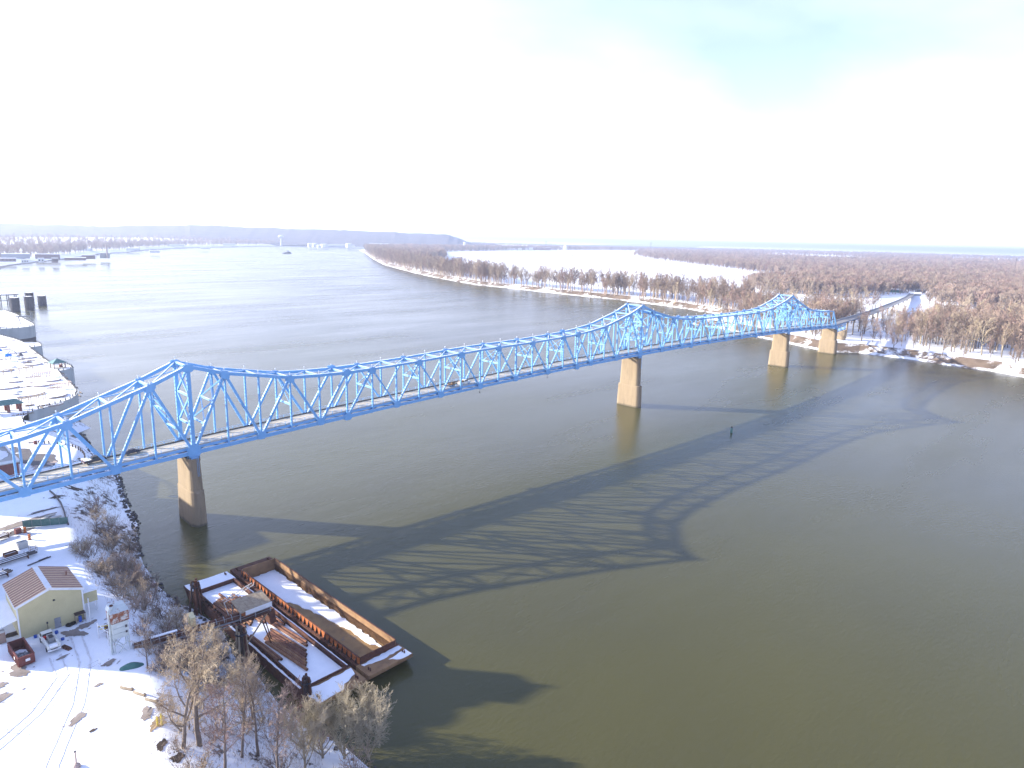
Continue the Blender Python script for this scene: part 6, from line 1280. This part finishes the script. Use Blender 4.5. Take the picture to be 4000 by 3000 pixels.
F1 = [(1215, 1560), (1660, 2310), (2010, 2890), (2200, 3200), (2700, 3500), (4300, 3720), (5600, 3650), (5600, 3420), (4141, 3330), (3213, 3130), (2334, 2760), (1560, 1760)]
F2 = [(4800, 3120), (3177, 2067), (2528, 1439), (1835, 663), (1641, 446), (1395, 474), (1180, 418), (1080, 330), (1090, 190), (1330, 160), (1310, 110), (1080, 80), (1050, 0), (1040, -400), (1040, -900), (9000, -900), (9000, 3000), (7200, 4200)]
P2 = scatter(F2, 11.0, 0.0085)
clear = lambda x, y: (1.0 if (math.sin(x*0.0016+0.6*math.sin(y*0.002))*math.sin(y*0.0022-x*0.0007+1.1) > 0.62 and x > 2300) else 0.0)
def to_pts(P, z, smul=1.0): return [(x, y, z, (1.45+0.45*rb.random())*smul*(1+0.10*min(4, sp/15))) for x, y, sp in P if not clear(x, y)]
mass('distant_wood', 'vast hazy brown forest stretching over the far plain', to_pts(P2, 5.8), pl, 1, 1)
P1 = scatter(F1, 9.0, 0.0055)
mass('point_wood', 'dense bare wood covering the point of land at the river bend', [(x, y, 5.6, 2.1+0.6*rb.random()) for x, y, sp in P1], pl, 1, 1)
# woods of the town shore and on the plain behind it
T1 = []
tl = offset_line(dens(TOWN[11:19], 16, 5), 60, -1)
for row in (50, 70, 95, 125, 160, 200, 245, 300, 360, 430, 500, 580, 660):
    for (x, y) in offset_line(dens(TOWN[10:20], 12+row*0.02, 6), row, -1):
        if rb.random() < (0.85 if row < 220 else 0.6): T1.append((x+rb.uniform(-10, 10), y+rb.uniform(-10, 10), rise(row)-0.6, rb.uniform(1.5, 2.1)))
mass('town_shore_wood', 'hazy row of bare trees along the distant left shore', T1, pl, 1, 1)
TP = [(100, 2100), (420, 2420), (900, 3400), (1900, 4500), (3300, 5400), (5200, 5200), (9000, 7600), (7000, 9500), (2000, 7200), (-1500, 6200), (-1500, 2600), (-200, 1700)]
P3 = scatter(TP, 14.0, 0.012)
mass('town_wood', 'hazy bare trees scattered through the distant town', [(x, y, 8.6, rb.uniform(1.1, 1.6)) for x, y, sp in P3 if rb.random() < 0.62], pl, 1, 1)
T0 = []
for row in (70, 110, 160, 220, 300, 390, 480, 600):
    for (x, y) in offset_line(dens(TOWN[4:11], 14, 6), row, -1):
        if rb.random() < 0.5: T0.append((x+rb.uniform(-14, 14), y+rb.uniform(-14, 14), 8.6, rb.uniform(1.2, 1.7)))
mass('town_trees', 'bare trees between the buildings above the far left shore', T0, pl, 1, 1)
# lone trees on the white field
for k, (x, y, s, lb) in enumerate(((2090, 1600, 1.7, 'largest of the lone bare trees standing on the white field, left one'), (2110, 1590, 1.5, 'bare tree leaning on the largest lone tree of the white field'), (2075, 1615, 1.4, 'left companion of the largest lone tree on the white field'), (2250, 1265, 1.4, 'middle lone bare tree on the white field'), (2270, 1160, 1.3, 'right lone bare tree on the white field, near the wood'))):
    plant('bare_tree', farm[k % 2], lb, 'tree', (x, y, 5.9), k, s)
# ------------------------------------------------------------------ distant town, works and masts
def far_building(label, cat, az, d, w, dp, h, wall='brickfar', roof='snow', rz=None, nw=0, z0=8.8, flat=True):
    x, y = cam_pt(az, d); o = thing('far_building', label, cat, (x, y, z0), R(az-90)+(rz or 0), 'buildings of the distant town')
    MB().box((0, 0, h/2), (w, dp, h)).build('wall', wall, o)
    if flat: MB().box((0, 0, h+0.5), (w+1.0, dp+1.0, 1.0)).build('roof', roof, o)
    else: MB().add([(-w/2-0.6, -dp/2-0.6, h), (w/2+0.6, -dp/2-0.6, h), (w/2+0.6, dp/2+0.6, h), (-w/2-0.6, dp/2+0.6, h), (-w/2-0.6, 0, h+dp*0.3), (w/2+0.6, 0, h+dp*0.3)], [(0, 1, 5, 4), (2, 3, 4, 5), (1, 2, 5), (3, 0, 4)]).build('roof', roof, o)
    for k in range(nw): MB().box((-w/2+w*(k+0.5)/nw, -dp/2-0.1, h*0.55), (w/nw*0.5, 0.3, h*0.35)).build('window', 'glass', o)
    return o
TB = [('long brick warehouse with snow roof at the far left edge above the river', 80.6, 2150, 150, 40, 16, 'steel', 6), ('low brick building with white roof at the left edge of the town', 80.9, 1950, 70, 30, 10, 'brickfar', 5), ('white roofed house nearest the far left shore', 79.9, 1880, 26, 18, 9, 'white', 3), ('long reddish brick block with snow roof in the left part of the town', 78.6, 2130, 105, 30, 16, 'brickfar', 9), ('pale house with snow roof on the left shore slope', 79.0, 1900, 22, 16, 13, 'white', 2), ('small dark brick house beside the pale house on the shore slope', 78.2, 1890, 24, 18, 14, 'brickfar', 3), ('low brick building with double snow roof above the shore slope', 77.0, 2030, 90, 36, 9, 'brickfar', 7), ('long low building with white roof behind the shore slope', 76.2, 2120, 60, 30, 14, 'brickfar', 5), ('grey block with tall pale chimney among the trees of the left shore', 75.2, 2180, 46, 26, 20, 'steel', 4), ('white roofed shed deep in the left town', 76.5, 2900, 120, 40, 12, 'white', 0), ('cluster hall with white roof behind the left shore trees', 73.4, 3000, 90, 40, 12, 'white', 0), ('pale hall among trees right of the left shore slope', 72.0, 2750, 60, 26, 9, 'white', 4), ('long white roofed hall far behind the left shore trees', 70.6, 3900, 160, 50, 14, 'white', 0), ('low white building in the trees left of the water tower', 68.6, 3400, 80, 36, 10, 'white', 0), ('narrow white hall beyond the trees in the left distance', 66.9, 4400, 130, 50, 14, 'white', 0)]
for lb, az, d, w, dp, h, wl, nw in TB: far_building(lb, 'building', az, d, w*0.5, dp*0.6, h*0.7, wl, nw=nw if d < 1960 else 0)
x, y = cam_pt(75.05, 2165); o = thing('chimney', 'pale brick chimney rising above the grey block on the left shore', 'chimney', (x, y, 8.8)); MB().lathe((0, 0, 0), [(2.6, 0), (1.8, 36)], 10).build('stack', 'pinkc', o); MB().lathe((0, 0, 36), [(2.1, 0), (2.1, 1.4)], 10).build('rim', 'pinkc', o)
# water tower
x, y = cam_pt(63.15, 4650); o = thing('water_tower', 'pale water tower with wide tank standing before the wooded ridge', 'water tower', (x, y, 8.8))
MB().lathe((0, 0, 0), [(7, 0), (4, 12), (4, 42), (6.5, 46)], 14).build('stem', 'white', o); MB().lathe((0, 0, 46), [(6.5, 0), (16, 7), (17, 13), (15, 18), (6, 21)], 16).build('tank', 'white', o)
TK = [(61.0, 4300, 13, 22, 'white storage tank, leftmost of the riverside tank farm'), (60.65, 4350, 14, 22, 'white storage tank, second from the left in the tank farm'), (59.9, 4250, 22, 20, 'wide white storage tank in the middle of the tank farm'), (58.0, 4350, 18, 26, 'tall white storage tank at the right end of the tank farm'), (56.6, 4600, 9, 16, 'small white tank right of the tank farm'), (60.3, 4150, 12, 14, 'low white tank in front of the tank farm')]
for az, d, r_, h, lb in TK:
    x, y = cam_pt(az, d); o = thing('storage_tank', lb, 'tank', (x, y, 8.8), 0, 'white tanks on the far shore'); MB().lathe((0, 0, 0), [(r_, 0), (r_, h)], 20).build('shell', 'white', o); MB().lathe((0, 0, h), [(r_+0.4, 0), (r_*0.5, 1.6), (0.2, 2.2)], 20).build('roof', 'snow', o)
WB_ = [('long white works hall behind the tank farm', 59.0, 4700, 240, 60, 12), ('stepped white works building right of the tank farm', 55.6, 4700, 130, 60, 26), ('white works hall above the wooded point', 54.6, 4800, 150, 60, 24), ('low white shed at the shore right of the tank farm', 57.2, 4150, 90, 30, 10), ('long white roofed works behind the wooded point, left', 53.2, 4900, 230, 70, 20), ('long white roofed works behind the wooded point, middle', 51.6, 5000, 320, 70, 16), ('flat white hall at the foot of the end of the ridge', 50.0, 4700, 160, 50, 16), ('white hall beside the works stack', 48.4, 4700, 130, 50, 14), ('long low white works right of the ridge', 45.5, 4900, 260, 60, 12), ('brown hall with white roof near the works crane', 42.6, 5200, 180, 50, 18), ('small white building by the works crane', 43.4, 5000, 60, 40, 16)]
for lb, az, d, w, dp, h in WB_: far_building(lb, 'works', az, d, w, dp, h, 'brickfar' if 'brown' in lb else 'white')
x, y = cam_pt(48.7, 4650); o = thing('works_silo', 'slim white silo of the distant works at the end of the ridge', 'silo', (x, y, 8.8)); MB().lathe((0, 0, 0), [(8, 0), (8, 44), (3, 50)], 14).build('shell', 'white', o); MB().box((14, 0, 26), (22, 3, 3)).build('gallery', 'white', o)
x, y = cam_pt(40.4, 5200); o = thing('works_silo', 'squat white silo right of the works crane', 'silo', (x, y, 8.8)); MB().lathe((0, 0, 0), [(12, 0), (12, 34), (4, 40)], 14).build('shell', 'white', o); MB().beam((-60, 0, 34), (-6, 0, 8), 4, 4).build('conveyor', 'white', o)
def mast(label, az, d, h, w=2.5, arms=False, z0=6):
    x, y = cam_pt(az, d); o = thing('lattice_mast', label, 'mast', (x, y, z0), R(az-90), 'thin masts on the horizon'); 
    for s in (-1, 1): MB().beam((s*w, 0, 0), (s*w*0.25, 0, h), w*0.22, w*0.22).build('leg', 'dsteel', o)
    for k in range(6): z = h*k/6; z2 = h*(k+1)/6; f = 1-0.75*k/6; f2 = 1-0.75*(k+1)/6; MB().beam((-w*f, 0, z), (w*f2, 0, z2), w*0.14, w*0.14).build('brace', 'dsteel', o)
    if arms:
        for z in (0.78, 0.88, 0.97): MB().beam((-w*2.2, 0, h*z), (w*2.2, 0, h*z), w*0.2, w*0.2).build('arm', 'dsteel', o)
mast('thin radio mast standing over the woods near the right edge', 8.7, 2300, 62, 1.6); mast('hazy power pylon above the white field, left one', 42.0, 5200, 70, 3.5, True); mast('hazy power pylon above the far river, right one', 33.5, 5600, 80, 3.5, True); mast('pale thin mast behind the distant works', 50.4, 5100, 60, 2.0)
# houses and yard at the end of the viaduct road
for k, (x, y, w, dp, h, lb) in enumerate(((1330, 190, 26, 12, 5, 'teal walled shed with snow roof at the end of the viaduct road'), (1300, 110, 40, 12, 4.5, 'long low shed with white roof right of the viaduct road end'), (1270, 140, 18, 10, 4, 'small snow roofed house nearest the viaduct road end'), (1380, 150, 30, 14, 5, 'farther white roofed house at the viaduct road end'))):
    o = thing('roadside_house', lb, 'house', (x, y, 6), R(100), 'houses at the end of the viaduct road'); MB().box((0, 0, h/2), (w, dp, h)).build('wall', 'tarp' if k == 0 else 'steel', o)
    MB().add([(-w/2-0.5, -dp/2-0.5, h), (w/2+0.5, -dp/2-0.5, h), (w/2+0.5, dp/2+0.5, h), (-w/2-0.5, dp/2+0.5, h), (-w/2-0.5, 0, h+2.2), (w/2+0.5, 0, h+2.2)], [(0, 1, 5, 4), (2, 3, 4, 5), (1, 2, 5), (3, 0, 4)]).build('roof', 'snow', o)
